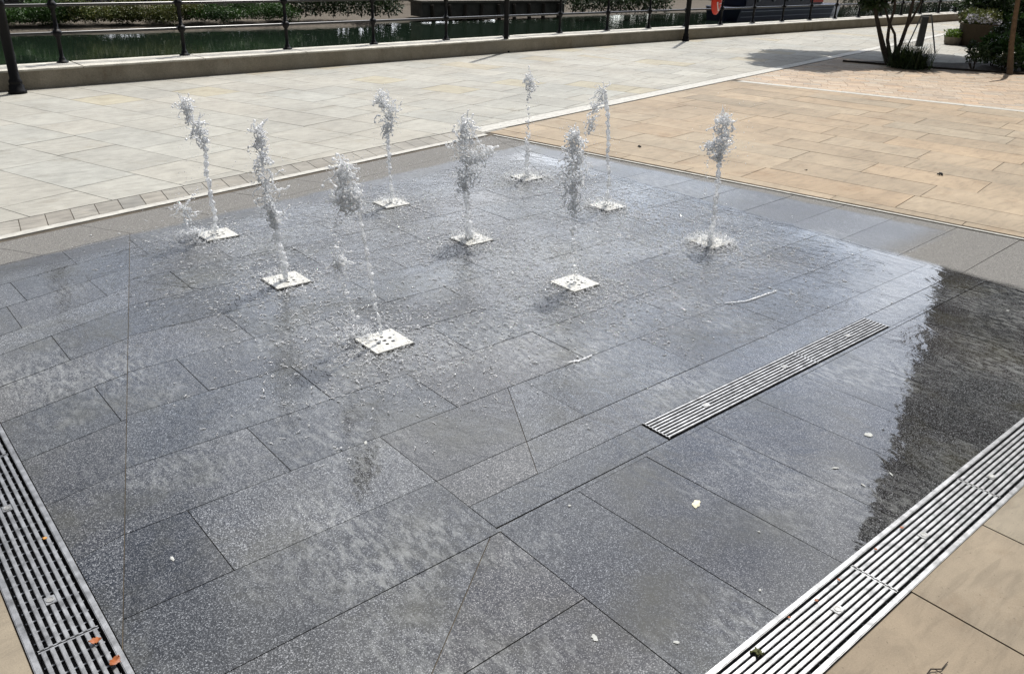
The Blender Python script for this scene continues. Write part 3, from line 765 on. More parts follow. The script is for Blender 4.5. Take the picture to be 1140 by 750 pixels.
# per jet: crown paths, streams, extra clumps, splash radius/density (all in photograph pixels at the jet's own distance)
J = dict(
 A=dict(crown=[([(204, 112, 3), (209, 124, 6), (216, 138, 7), (224, 152, 7), (229, 165, 4)], 260), ([(198, 230, 4), (204, 236, 8), (213, 240, 5)], 70)],
        stream=[([(229, 165), (230, 195), (236, 222), (241, 258)], 2.0, 1), ([(204, 240), (210, 252), (222, 262)], 2.2, 2), ([(228, 205), (214, 222), (205, 230)], 1.4, 2)],
        splash=(.13, 480, (222, 264)), loose=110, label='leaning water jet in the far left corner, arcing left with a small fallen blob'),
 B=dict(crown=[([(287, 142, 4), (289, 160, 6), (292, 185, 10), (296, 212, 13), (303, 235, 7), (308, 250, 4)], 430)],
        stream=[([(300, 230), (308, 262), (314, 285), (319, 308)], 3.2, 1), ([(296, 225), (304, 260), (313, 300)], 1.6, 2)],
        splash=(.10, 120, (312, 308)), loose=120, label='water jet with a long ragged glassy crown, midway along the left row'),
 C=dict(crown=[([(382, 183, 4), (385, 195, 7), (384, 212, 15), (388, 228, 15), (396, 215, 7)], 380), ([(376, 282, 4), (378, 292, 6), (382, 300, 4)], 60)],
        stream=[([(398, 225), (406, 270), (414, 315), (424, 374)], 2.0, 1), ([(378, 240), (374, 270), (376, 300), (388, 335), (400, 372)], 2.4, 2)],
        splash=(.10, 330, (396, 376)), loose=200, label='nearest water jet, splitting into one straight stream and one broken falling stream'),
 D=dict(crown=[([(423, 104, 4), (426, 114, 10), (434, 122, 12), (433, 135, 7), (431, 146, 4)], 330)],
        stream=[([(431, 146), (433, 175), (436, 222)], 1.7, 1), ([(428, 146), (429, 160), (432, 190)], 1.2, 2)],
        splash=(.12, 420, (436, 225)), loose=130, label='water jet with a round bushy head on a thin stem in the far row'),
 E=dict(crown=[([(517, 134, 4), (517, 150, 13), (521, 172, 20), (519, 192, 15), (518, 210, 5)], 520), ([(520, 180, 4), (534, 172, 7), (546, 168, 5)], 120)],
        stream=[([(518, 200), (520, 235), (523, 262)], 3.0, 1), ([(511, 195), (508, 215), (517, 250), (522, 262)], 1.8, 2)],
        splash=(.13, 550, (524, 265)), loose=260, label='bushy wide bursting water jet in the middle of the nine'),
 F=dict(crown=[([(640, 146, 4), (641, 165, 11), (640, 188, 17), (638, 205, 14), (638, 235, 6)], 480)],
        stream=[([(639, 200), (638, 245), (639, 280), (640, 312)], 2.2, 2), ([(642, 215), (641, 260), (641, 312)], 1.2, 2)],
        splash=(.08, 60, (640, 314)), loose=300, label='cone-shaped misty water jet above the near middle plate'),
 G=dict(crown=[([(588, 84, 3), (590, 90, 6), (592, 96, 6), (588, 101, 3)], 110)],
        stream=[([(588, 98), (588, 140), (587, 165), (587, 195)], 1.6, 2), ([(587, 160), (587, 195)], 2.0, 1)],
        splash=(.20, 1100, (588, 198)), loose=170, label='farthest water jet, small head, beaded stem and a broad white splash'),
 H=dict(crown=[([(671, 98, 4), (669, 104, 5), (662, 120, 4), (660, 135, 5), (652, 148, 4)], 170)],
        stream=[([(673, 101), (677, 130), (677, 170), (677, 225)], 1.8, 1), ([(655, 145), (648, 160), (643, 168)], 1.5, 2)],
        splash=(.15, 650, (676, 230)), loose=130, label='hook-shaped water jet, straight beaded stem with its top curling left'),
 I=dict(crown=[([(806, 128, 4), (806, 140, 11), (806, 153, 13), (800, 165, 13), (799, 176, 4)], 380), ([(787, 163, 3), (792, 160, 6)], 50)],
        stream=[([(801, 172), (799, 205), (795, 240), (791, 264)], 2.2, 1), ([(788, 168), (786, 200), (783, 235)], 1.0, 2)],
        splash=(.16, 1100, (791, 270)), loose=190, label='rightmost water jet, teardrop head above a low umbrella of splash'),
)
for ji, (k, jd) in enumerate(J.items()):
    rng = np.random.default_rng(100 + ji); base = G(*bases[k]); B0 = Vector((base[0], base[1], .008))
    t = empty('water_jet', B0[:]); props(t, jd['label'], 'water jet', 'water jets of the fountain')
    for cpath, n in jd['crown']:
        path = []
        for i, (x, y, r) in enumerate(cpath):
            p, mpp = on_upright(x, y, base, rng.normal() * .008); path.append((p - B0, r * mpp * 1.15))
        pts, rad = ligaments(rng, path, int(n * .52), .0024, .0068, (6, 18))
        fuse('crown', pts, rad, M['jet'], t, .0017, (0, 0, 0))
        nd = int(n * .55); P = []; 
        for _ in range(nd):
            c_, r_ = along(path, rng.random()); P.append((c_ + Vector(rng.normal(size=3)) * (r_ * .95 + .006))[:])
        d_ = balls('crown_drops', P, rng.uniform(.0010, .0030, nd), M['foam'], t, 1, kind='stuff')
    sp, sr = [], []
    for spath, w, mode in jd['stream']:
        pp = [on_upright(x, y, base)[0] - B0 for x, y in spath]; mpp = on_upright(*spath[0], base)[1]
        L = sum((a - b).length for a, b in zip(pp[:-1], pp[1:])); path = [(p, w * mpp) for p in pp]
        n = int(L / .0035) if mode == 1 else int(L / .006)
        ph = rng.random() * 6
        for i in range(n):
            u = i / n; c_, r_ = along(path, u)
            pulse = .30 + .62 * abs(math.sin(i * .21 + ph + 1.3 * math.sin(i * .05))) * rng.uniform(.6, 1.4)
            j = Vector((math.sin(i * .11 + ph), math.cos(i * .09 + ph), 0)) * r_ * .8 * u + Vector(rng.normal(size=3)) * r_ * (.3 if mode == 1 else .9)
            if mode == 2 and rng.random() < .25: continue
            sp.append((c_ + j)[:]); sr.append(r_ * pulse * (1.35 if mode == 1 else 1.05))
    fuse('stream', sp, sr, M['foam'], t, .0016, (0, 0, 0))
    # splash where the water lands: little crowns of ligaments and droplets close to the stone
    R0, ns, at_ = jd['splash']; c_ = Vector(G(*at_)) - B0; c_.z = 0
    P, Q = [], []
    for _ in range(ns):
        a = rng.random() * 6.283; rr = R0 * rng.random() ** .7; h = abs(rng.normal()) * .018 * (1.3 - rr / R0)
        x, y = rr * math.cos(a), rr * math.sin(a); r = rng.uniform(.0012, .0034)
        v = Vector((math.cos(a) * rng.random(), math.sin(a) * rng.random(), rng.random() * .8)).normalized(); p = Vector((x, y, h)) + c_
        for j in range(rng.integers(3, 9)):
            P.append(p[:]); Q.append(r * (1 - .07 * j)); p = p + v * r * 1.1; v = (v + Vector(rng.normal(size=3)) * .35).normalized(); p.z = max(p.z, 0)
    fuse('splash', P, Q, M['foam'], t, .0019, (0, 0, 0))
    # loose drops thrown round the stem
    nd = jd['loose'] * 2; P = []
    top = on_upright(jd['crown'][0][0][0][0], jd['crown'][0][0][0][1], base)[0] - B0
    for _ in range(nd):
        u = rng.random() ** 1.3; sp_ = .012 + .075 * (1 - u) ** .8
        p = top * u + Vector((rng.normal() * sp_, rng.normal() * sp_, rng.normal() * .01)) + c_ * (1 - u); p.z = max(p.z, .001); P.append(p[:])
    balls('flying_drops', P, rng.uniform(.0010, .0028, nd), M['foam'], t, 1, kind='stuff')

# splashing drops all over the wet floor between the jets
rng = np.random.default_rng(7); P, Q = [], []
cen = [G(*v) for v in bases.values()]
sig = dict(A=.26, B=.30, C=.36, D=.32, E=.36, F=.42, G=.34, H=.34, I=.40); wts = np.array([.7, 1, 1.5, 1, 1.5, 1.7, 1.0, 1.1, 1.4]); wts /= wts.sum()
keys = list(bases)
while len(P) < 42000:
    i = rng.choice(9, p=wts); s = sig[keys[i]]
    a = rng.random() * 6.283; rr = abs(rng.normal()) * s + .05
    x, y = cen[i][0] + rr * math.cos(a) - .03, cen[i][1] + rr * math.sin(a) - .03
    if not (X0 + .1 < x < 3.05 and -3.6 < y < BL(x) - .15) or inside([(x, y)]): continue
    v = rng.normal(size=2); v /= np.linalg.norm(v); turn = rng.normal() * .25
    if rng.random() < .22:                       # thrown thread of water, breaking up
        h = .002; up = abs(rng.normal()) * .35; n_ = rng.integers(4, 10); r = rng.uniform(.0012, .0024)
        for j in range(n_):
            P.append((x, y, max(.001, h + up * .004 * j - .00025 * j * j))); Q.append((r * 1.25, r * 1.25, r)); x += v[0] * .0032; y += v[1] * .0032
            c0, s0 = math.cos(turn), math.sin(turn); v = np.array([v[0] * c0 - v[1] * s0, v[0] * s0 + v[1] * c0])
    else:
        for j in range(rng.integers(1, 4)):
            h = abs(rng.normal()) * .003 if rng.random() < .85 else abs(rng.normal()) * .05
            r = rng.uniform(.0012, .0028) * (1.6 if rng.random() < .08 else 1); P.append((x, y, h + .001)); Q.append((r * rng.uniform(1, 1.6), r * rng.uniform(1, 1.6), r * .7)); x += v[0] * .007; y += v[1] * .007
sd_o = balls('splash_drops', P, Q, M['foam'], None, 1); props(sd_o, kind='stuff', label='white splashing drops scattered over the wet granite between the jets')
# low wave crests running over the floor
def wave(pts, w, h, label):
    b_ = bmesh.new(); rng = np.random.default_rng(int(pts[0][0]))
    c = [Vector(G(*p)) for p in pts]; P, Q = [], []
    path = [(p, w[min(i, len(w) - 1)]) for i, p in enumerate(c)]
    L = sum((a - b).length for a, b in zip(c[:-1], c[1:])); n = int(L / .0022); o0 = c[0]
    for i in range(n):
        p, r_ = along(path, i / n)
        for _ in range(2):
            P.append(((p - o0) + Vector((rng.normal() * r_ * .5, rng.normal() * r_ * .5, h * .3 * rng.random())))[:]); q = rng.uniform(.0015, .003); Q.append((q * 1.5, q * 1.5, q * .7))
    v, f = ico_data(1)
    o = fuse('water_crest', P, Q, M['foam'], None, .0018, (o0.x, o0.y, .004)); props(o, label, 'water ripple')
wave([(807, 338), (830, 336), (845, 331), (865, 324)], [.0015, .004, .006, .012], .006, 'long white tapering crest of water right of the grid of jets')
wave([(633, 404), (645, 402), (659, 396)], [.003, .009, .003], .006, 'short white crest of water left of the slot grating')

# ------------------------------------------------------------ small litter
def leaf_obj(name, px, size, mat, label, cat, seed, z=.01, curl=.35):
    rng = random.Random(seed); p = G(*px); t = empty(name, (p[0], p[1], z), rng.random() * 6.28) if False else None
    vs, fs = [], []; n = 9; rot = rng.random() * 6.28
    for i in range(n):
        u = i / (n - 1); w = math.sin(math.pi * u) ** .8 * .36 * (1 + .25 * math.sin(i * 2.3 + seed)); x = (u - .5)
        for s in (-1, 0, 1):
            vs.append((x * size, s * w * size, size * (curl * (abs(s) * .22 + (u - .5) ** 2) + .02 * math.sin(i * 1.7 + s))))
    for i in range(n - 1):
        for j in (0, 1): a = i * 3 + j; fs.append((a, a + 1, a + 4, a + 3))
    o = pyd(name, vs, fs, mat, None, (p[0], p[1], z), smooth=True); o.rotation_euler = (0, 0, rot)
    md = o.modifiers.new('thick', 'SOLIDIFY'); md.thickness = .0012
    return props(o, label, cat)
leaf_obj('dead_leaf', (107, 717), .030, M['dead_leaf'], 'curled brown dead leaf on the left drain, upper of two', 'leaf', 2, .009, .6)
leaf_obj('dead_leaf', (129, 740), .034, M['dead_leaf'], 'dark brown dead leaf on the inner frame of the left drain, lower of two', 'leaf', 5, .009, .5)
leaf_obj('dead_leaf', (51, 602), .016, M['orange_leaf'], 'tiny orange leaf on the bars of the left drain', 'leaf', 7, .009, .4)
rl = [((1003, 590), .014), ((974, 614), .012), ((908, 671), .014), ((878, 690), .010), ((933, 648), .012)]
rlab = ['red leaf scrap beside the middle bolt plate of the right drain', 'red leaf scrap on the inner bars of the right drain between two bolts', 'red leaf scrap just beyond the nearest bolt plate of the right drain', 'red leaf scrap between the moss clump and the nearest bolt plate', 'thin red leaf scrap lying across the near end of the right drain']
for i, (p, s) in enumerate(rl): leaf_obj('leaf_scrap', p, s, M['dead_leaf'], rlab[i], 'leaf scrap', 20 + i, .009)
def blob(name, px, rx, ry, h, mat, label, cat, seed, z=.002):
    rng = random.Random(seed); b_ = bmesh.new(); n = 18; p = G(*px); c = b_.verts.new((0, 0, h)); rings = []
    rot = rng.random() * 3
    rad = [1 + .22 * math.sin(2 * a_ * .35 + seed) + .14 * math.sin(5 * a_ * .35 + 2 * seed) + rng.uniform(-.08, .08) for a_ in range(n)]
    for s, zz in ((.6, h * .9), (1, 0)):
        rings.append([b_.verts.new((s * rx * rad[k] * math.cos(k * 2 * math.pi / n), s * ry * rad[k] * math.sin(k * 2 * math.pi / n), zz)) for k in range(n)])
    for k in range(n):
        j = (k + 1) % n; b_.faces.new((c, rings[0][k], rings[0][j])); b_.faces.new((rings[0][k], rings[1][k], rings[1][j], rings[0][j]))
    o = from_bm(name, b_, mat, None, (p[0], p[1], z), rot, smooth=True); return props(o, label, cat)
blob('stone_chip', (775, 561), .020, .013, .004, M['cream'], 'flat cream-coloured chip below the slot grating', 'stone chip', 3)
gums = [((967, 484), .017, .012, 'largest pale gum spot, right of the slot grating near the dark wet area'), ((930, 521), .013, .004, 'thin pale streak of gum between the grating and the right drain'), ((662, 710), .011, .008, 'pale gum spot at the bottom of the floor, left of the right drain'),
        ((753, 715), .004, .010, 'upright pale gum streak close to the near end of the right drain'), ((961, 540), .009, .004, 'small pale gum fleck at the edge of the dark wet area'), ((192, 622), .012, .004, 'long pale gum fleck near the left mitre joint'),
        ((634, 563), .005, .004, 'tiny pale dot on the floor left of the cream chip'), ((845, 592), .004, .003, 'tiny pale dot in the middle of the lower right floor'), ((407, 493), .010, .006, 'pale ragged fleck on the joint below the nearest jet'),
        ((846, 657), .004, .004, 'tiny pale dot closest to the right drain'), ((1122, 346), .008, .005, 'pale fleck at far right in the dark wet area'), ((992, 528), .012, .003, 'pale streak crossing into the dark wet area')]
for i, (p, a, b, lab) in enumerate(gums): blob('gum_spot', p, a, b, .001, M['gum'], lab, 'gum spot', i + 5)
def clump(name, px, size, mat, label, cat, seed, n=60, z=.008):
    rng = np.random.default_rng(seed); p = G(*px)
    P = np.clip(rng.normal(size=(n, 3)), -1.6, 1.6) * [size * .3, size * .3, size * .15]; P[:, 2] = abs(P[:, 2])
    o = fuse(name, P, rng.uniform(size * .06, size * .17, n), mat, None, size * .05, (p[0], p[1], z)); return props(o, label, cat)
clump('moss_clump', (842, 729), .024, M['moss'], 'green brown moss clump on the near end of the right drain', 'moss', 4)
clump('pebble', (1047, 195), .05, M['iron'], 'larger black pebble on the sand paving at right', 'pebble', 5, 20, .004)
clump('pebble', (712, 164), .036, M['iron'], 'small black pebble on the sand paving near the jets', 'pebble', 6, 20, .004)
clump('pebble', (897, 190), .022, M['iron'], 'tiny black pebble on the sand paving between two larger ones', 'pebble', 8, 20, .004)
b_ = bmesh.new(); p = G(1040, 747); tube(b_, [(-.045, -.02, .004), (-.01, .002, .008), (.02, .0, .005), (.05, .018, .006)], [.001, .0018, .0016, .001], 6); tube(b_, [(.0, .001, .007), (.015, -.02, .005)], .001, 5)
props(from_bm('twig', b_, M['twig'], None, (p[0], p[1], 0), R(-30)), 'thin dark twig on a sand slab at the bottom right corner', 'twig')

# ------------------------------------------------------------ plants
def leaves(name, clumps, mat, parent, n, size, seed, aspect=.5, loc=(0, 0, 0), tintv=.3, strap=False):
    """clumps: (centre, radii) in local coordinates; n folded leaf faces spread through them"""
    rng = np.random.default_rng(seed); vs, fs, cols = [], [], []
    vol = np.array([c[1][0] * c[1][1] * c[1][2] for c in clumps]) ** .7; vol /= vol.sum()
    tn = rng.uniform(1 - tintv, 1 + tintv, len(clumps))
    for _ in range(n):
        i = rng.choice(len(clumps), p=vol); c, r = clumps[i]
        d = rng.normal(size=3); d /= np.linalg.norm(d); p = np.array(c) + d * np.array(r) * (rng.random() ** .45)
        a = rng.normal(size=3) * .8 + d * .6; a /= np.linalg.norm(a); b = np.cross(a, rng.normal(size=3)); b /= np.linalg.norm(b); nn = np.cross(a, b)
        L = size * rng.uniform(.6, 1.3); w = L * aspect * .5; k = len(vs)
        vs += [p, p + a * L * .5 + b * w + nn * w * .3, p + a * L, p + a * L * .5 - b * w + nn * w * .3]
        fs += [(k, k + 1, k + 2), (k, k + 2, k + 3)]; g = tn[i] * rng.uniform(.75, 1.25); cols += [(g, g, g)] * 2
    o = pyd(name, vs, fs, mat, parent, loc); ca = o.data.color_attributes.new('tint', 'FLOAT_COLOR', 'CORNER')
    arr = np.repeat(np.c_[np.array(cols), np.ones(len(cols))], 3, axis=0); ca.data.foreach_set('color', arr.ravel().astype(np.float32)); return o
def branchy(rng, base, h, spread, n, r):
    """several stems from one foot; returns mesh and tips"""
    b_ = bmesh.new(); tips = []
    for i in range(n):
        a = rng.random() * 6.28; d = Vector((math.cos(a), math.sin(a), 0)) * spread * rng.uniform(.3, 1)
        pts = [Vector((0, 0, -.05)) + d * .03, Vector((0, 0, h * .3)) + d * .3 + Vector((rng.uniform(-.04, .04), rng.uniform(-.04, .04), 0)), Vector((0, 0, h * .65)) + d * .7, Vector((0, 0, h)) + d]
        tube(b_, pts, [r, r * .75, r * .55, r * .25], 8); tips.append(pts[3])
        for _ in range(3):
            s = pts[2]; e = s + Vector((rng.uniform(-1, 1), rng.uniform(-1, 1), rng.uniform(.3, 1))) * h * .25; tube(b_, [s, (s + e) / 2 + Vector((0, 0, .03)), e], [r * .4, r * .28, r * .1], 6); tips.append(e)
    return b_, tips

# multi-stemmed tree by the far corner of the sand paving
tb = G(991, 73); tr_ = empty('small_tree', tb); props(tr_, 'multi-stemmed dark tree beside the planting bed, shading the grey paving', 'tree')
b_ = bmesh.new(); F0 = Vector(tb)
for pts, rr in (([(989, 72), (983, 52), (978, 30), (974, 10), (970, -30), (960, -90)], [.055, .045, .035, .03, .025, .012]), ([(992, 70), (988, 45), (990, 28), (996, 10), (997, -30), (990, -90)], [.04, .03, .025, .022, .018, .01]),
                ([(996, 66), (997, 52), (996, 38), (990, 26), (985, 8), (984, -40)], [.03, .024, .022, .02, .018, .01]), ([(993, 70), (1003, 48), (1011, 25), (1017, 0), (1024, -40), (1030, -110)], [.045, .035, .03, .026, .02, .01]), ([(1009, 32), (1016, 20), (1024, 5), (1036, -25)], [.022, .02, .016, .008])):
    tube(b_, [on_upright(x, y, tb)[0] - F0 for x, y in pts], rr, 8)
from_bm('trunk', b_, M['bark'], tr_, smooth=True)
rng = random.Random(3); cl = []
for i in range(40):
    a = rng.random() * 6.28; rr = rng.random() ** .5
    cl.append(((.85 + 1.9 * rr * math.cos(a), 1.6 + 1.15 * rr * math.sin(a), 2.15 + rng.uniform(-.3, .5)), (.42, .42, .26)))
p1, _ = on_upright(972, 3, tb); p1 -= F0; cl += [((p1.x, p1.y, p1.z + .05), (.22, .22, .14)), ((p1.x + .25, p1.y - .1, p1.z + .25), (.3, .3, .2)), ((p1.x - .3, p1.y + .1, p1.z + .45), (.3, .3, .25))]
leaves('crown', cl, M['leaf_dark'], tr_, 45000, .12, 5)

# strap-leaved bush at its foot
bpz = G(1011, 76); bu = empty('grassy_bush', bpz); props(bu, 'dark low bush of arching strap leaves at the foot of the small tree', 'bush')
rg = np.random.default_rng(9); vs, fs, cc = [], [], []
for i in range(1100):
    a = rg.random() * 6.28; L = rg.uniform(.26, .50); lean = rg.uniform(.15, 1.05); ox, oy = rg.normal(size=2) * .13
    d = np.array([math.cos(a), math.sin(a)]); pd = np.array([-d[1], d[0]]); w = rg.uniform(.006, .012); k = len(vs)
    for j, u in enumerate((0, .4, .75, 1)):
        rr = L * (u * math.sin(lean) + .15 * u * u); z = L * (u * math.cos(lean) * 1.05 - .35 * u * u * math.sin(lean)); ww = w * (1 - u * .9)
        for s in (-1, 1): vs.append((ox + d[0] * rr + pd[0] * s * ww, oy + d[1] * rr + pd[1] * s * ww, max(z, .01)))
    for j in range(3): fs.append((k + 2 * j, k + 2 * j + 1, k + 2 * j + 3, k + 2 * j + 2)); g = rg.uniform(.6, 1.5); cc.append(g)
o = pyd('leaves', vs, fs, M['leaf_dark'], bu); ca = o.data.color_attributes.new('tint', 'FLOAT_COLOR', 'CORNER'); ca.data.foreach_set('color', np.repeat(np.array([[g, g, g, 1] for g in cc], np.float32), 4, axis=0).ravel())

# planting bed with a dark edging
bedp = [G(938, 69), G(1000, 74), G(1080, 79.5), G(1180, 86)]
def kerb(name, pts, w, h, mat, label):
    p0 = Vector(pts[0]); vs, fs = [], []
    for i, p in enumerate(pts):
        p = Vector(p) - p0
        for dx, z in ((0, -.05), (0, h), (w, h), (w, -.05)): vs.append((p.x + dx * .86, p.y + dx * .5, z))
    for i in range(len(pts) - 1):
        for k in range(4): a = i * 4 + k; b = i * 4 + (k + 1) % 4; fs.append((a, b, b + 4, a + 4))
    fs += [(0, 1, 2, 3), tuple(len(vs) - 4 + j for j in (3, 2, 1, 0))]
    return props(pyd(name, vs, fs, mat, None, p0[:]), label, 'edging')
kerb('bed_edging', bedp, .05, .03, M['soil'], 'dark low edging along the front of the planting bed')
bd_ = [bedp[0], bedp[1], bedp[2], bedp[3], (19, -1.5, 0), (20, .2, 0), G(1140, 70), G(1060, 71), G(1000, 69)]
props(pyd('planting_bed', [(x + .05, y + .03, .006) for x, y, z in bd_], [tuple(range(len(bd_)))], M['soil']), kind='structure')

# A-board
ab = G(1027, 62); a0 = empty('sandwich_board', ab, R(0)); props(a0, 'grey folding sandwich board standing open behind the small tree', 'sign board')
F0 = Vector(ab); P_ = lambda x, y, o=0: on_upright(x, y, ab, o)[0] - F0
def bar(b_, a, c, r): tube(b_, [a, c], r, 6)
b_ = bmesh.new(); bar(b_, P_(1026, 18, -.05), P_(1010, 52, -.30), .014); bar(b_, P_(1037, 17, -.05), P_(1041, 60, -.3), .014); bar(b_, P_(1025, 18, -.05), P_(1038, 17, -.05), .014); from_bm('front_frame', b_, M['dull_steel'], a0)
q = [P_(1027, 19), P_(1034, 19), P_(1027, 52, .25), P_(1019, 52, .25)]
b_ = bmesh.new(); n_ = Vector((.01, .012, .003))
v = [b_.verts.new(p + n_ * s) for s in (-1, 1) for p in q]
for f in ((0, 1, 2, 3), (7, 6, 5, 4), (0, 4, 5, 1), (1, 5, 6, 2), (2, 6, 7, 3), (3, 7, 4, 0)): b_.faces.new([v[i] for i in f])
from_bm('panel', b_, plain('grey_panel', (.10, .10, .095), .6), a0)

# planters
def planter(px, px2, ytop, label, mat, foliage, seed, n=900, flowers=False, size=.06):
    a, b = G(*px), G(*px2); c = ((a[0] + b[0]) / 2, (a[1] + b[1]) / 2, 0); w = math.dist(a, b) / 2
    top, _ = on_upright((px[0] + px2[0]) / 2, ytop, c); h = max(.15, top.z)
    t = empty('planter', (c[0] + .15, c[1] + .15, 0)); props(t, label, 'planter')
    b_ = bmesh.new(); lathe(b_, [(w * .82, 0), (w * .92, h * .3), (w, h * .96), (w * 1.04, h), (w * .9, h), (w * .88, h * .9)], 22); from_bm('tub', b_, mat, t, smooth=False)
    cl = [((w * .6 * math.cos(k), w * .6 * math.sin(k), h + w * .35), (w * .55, w * .55, w * .45)) for k in range(0, 7)]
    leaves('foliage', cl, foliage, t, n, size, seed)
    if flowers:
        cl = [((-w * .5, -w * .5, h + .1), (w * .5, w * .4, .09)), ((-w * .9, w * .1, h + .12), (w * .3, w * .3, .08)), ((w * .1, -w * .8, h + .02), (w * .4, w * .3, .1))]
        leaves('flowers', cl, M['petal'], t, 420, .055, seed + 1, .9)
    return t
planter((1056, 51), (1071, 51), 42, 'small wooden tub with a lime green shrub left of the big basket planter', M['wood'], M['leaf_lime'], 41, 900, size=.05)
planter((1073, 52), (1104, 52), 27, 'big wicker planter with white flowers and a straw-green bush', M['basket'], M['leaf_straw'], 43, 2600, True, size=.06)
planter((1108, 52), (1136, 52), 30, 'dark wicker planter half hidden behind the young trunk at right', M['basket'], M['leaf'], 47, 1800, size=.07)

# young trunk and border plants at right
tb = G(1125, 83); t2 = empty('young_tree', tb); props(t2, 'slim pale-barked young tree at the right end of the planting bed', 'tree')
b_ = bmesh.new(); F0 = Vector(tb)
tube(b_, [on_upright(x, y, tb)[0] - F0 for x, y in ((1124, 83), (1126, 50), (1130, 20), (1135, -10), (1140, -60), (1138, -130))], [.05, .042, .038, .036, .03, .015], 10)
tube(b_, [on_upright(x, y, tb)[0] - F0 for x, y in ((1135, -10), (1120, -50), (1105, -100))], [.025, .018, .01], 8)
from_bm('trunk', b_, M['bark_pale'], t2, smooth=True)
rng = random.Random(13); cl = []
for i in range(40):
    a = rng.random() * 6.28; rr = rng.random() ** .5
    cl.append(((1.7 + 1.7 * rr * math.cos(a), 1.7 + 1.1 * rr * math.sin(a), 2.15 + rng.uniform(-.3, .5)), (.4, .4, .26)))
leaves('crown', cl, M['leaf'], t2, 34000, .12, 15)
def shrub(px, w, h, mat, label, seed, n=500, size=.07, flowers=0, cat='shrub'):
    p = G(*px); t = empty('border_shrub', p); props(t, label, cat)
    rg_ = random.Random(seed); b_, tips = branchy(rg_, p, h * .8, w * .7, 4, .012); from_bm('stems', b_, M['bark'], t)
    cl = [((rg_.uniform(-w, w) * .7, rg_.uniform(-w, w) * .7, h * rg_.uniform(.35, .9)), (w * .4, w * .4, h * .25)) for _ in range(9)]
    leaves('foliage', cl, mat, t, n, size, seed)
    if flowers: leaves('flowers', [(c_[0], (c_[1][0], c_[1][1], c_[1][2])) for c_ in cl[:4]], M['petal'], t, flowers, .05, seed + 3, .9)
    return t
shrub((1083, 78), .20, .42, M['leaf_dark'], 'small spindly shrub at the front of the planting bed between bush and young tree', 51, 420, .06)
shrub((1104, 74), .34, .50, M['leaf'], 'broad green leafy plant just left of the young trunk', 52, 1300, .09, 40)
shrub((1117, 80), .22, .30, M['leaf_dark'], 'low dark plant at the foot of the young trunk', 53, 500, .06)
shrub((1137, 80), .30, .40, M['leaf'], 'white-flecked plant right of the young trunk', 54, 800, .07, 120)
shrub((1136, 66), .40, .80, M['leaf_dark'], 'tall dark shrub behind the young trunk at the right edge', 55, 1600, .09, 30)
shrub((1098, 47), .95, 1.5, M['leaf_dark'], 'tallest dark shrub, behind the big wicker planter', 57, 4200, .12)
shrub((1112, 62), .35, .55, M['leaf_dark'], 'dark mound of leaves in front of the big wicker planter', 56, 1300, .08)

# ------------------------------------------------------------ brick building beyond the right edge
_d = ray(1119, 20); bc = (CAM + _d / math.hypot(_d[0], _d[1]) * 27)[:2]; brk = empty('brick_building', (bc[0], bc[1], 0), R(-74)); props(brk, 'tall dark red brick building at the right edge behind the planters', 'building')
Hh = 17; Wd = 22; Dp = 12
b_ = bmesh.new(); box(b_, (Wd / 2, Dp / 2, Hh / 2), (Wd, Dp, Hh)); from_bm('wall', b_, M['brick'], brk)
for r_ in range(5):
    for c_ in range(7):
        x, z = 1.8 + c_ * 3, 1.6 + r_ * 3.1
        b_ = bmesh.new(); 
        for dx, dz, sx_, sz_ in ((0, .85, 1.3, .08), (0, -.85, 1.3, .08), (-.61, 0, .08, 1.62), (.61, 0, .08, 1.62), (0, 0, .05, 1.62)): box(b_, (x + dx, -.03, z + dz), (sx_, .08, sz_))
        wf = from_bm('window', b_, M['white_paint'], brk)
        b_ = bmesh.new(); box(b_, (x, -.015, z), (1.14, .03, 1.62)); from_bm('pane', b_, M['glass'], wf)
b_ = bmesh.new(); box(b_, (Wd / 2, Dp / 2, Hh + .15), (Wd + .5, Dp + .5, .3)); from_bm('roof', b_, M['roof'], brk)

# tall tree standing just outside the frame: its crown darkens the mirror of the wet floor
tt = empty('tall_tree', (19.6, -3.4, 0)); props(tt, 'very tall dark tree at the right, mirrored in the wet granite floor', 'tree')
b_ = bmesh.new(); tube(b_, [(0, 0, -.2), (.1, 0, 3), (0, .15, 7), (.2, 0, 13)], [.42, .32, .24, .08], 14)
for k in range(9):
    a = k * 2.1; z = 4.5 + k; tube(b_, [(0, 0, z), (1.5 * math.cos(a), 1.5 * math.sin(a), z + 1), (3.2 * math.cos(a), 3.2 * math.sin(a), z + 1.7)], [.13, .08, .03], 6)
from_bm('trunk', b_, M['bark'], tt, smooth=True)
rng = random.Random(77); cl = []
for k in range(150):
    z = rng.uniform(4.6, 17.5); R__ = 4.6 * math.sqrt(max(.05, 1 - ((z - 10.5) / 7.6) ** 2)); a = rng.random() * 6.28; rr = rng.random() ** .4
    cl.append(((R__ * rr * math.cos(a), R__ * rr * math.sin(a), z), (1.0, 1.0, .75)))
leaves('crown', cl, M['leaf_dark'], tt, 45000, .27, 78, .65)
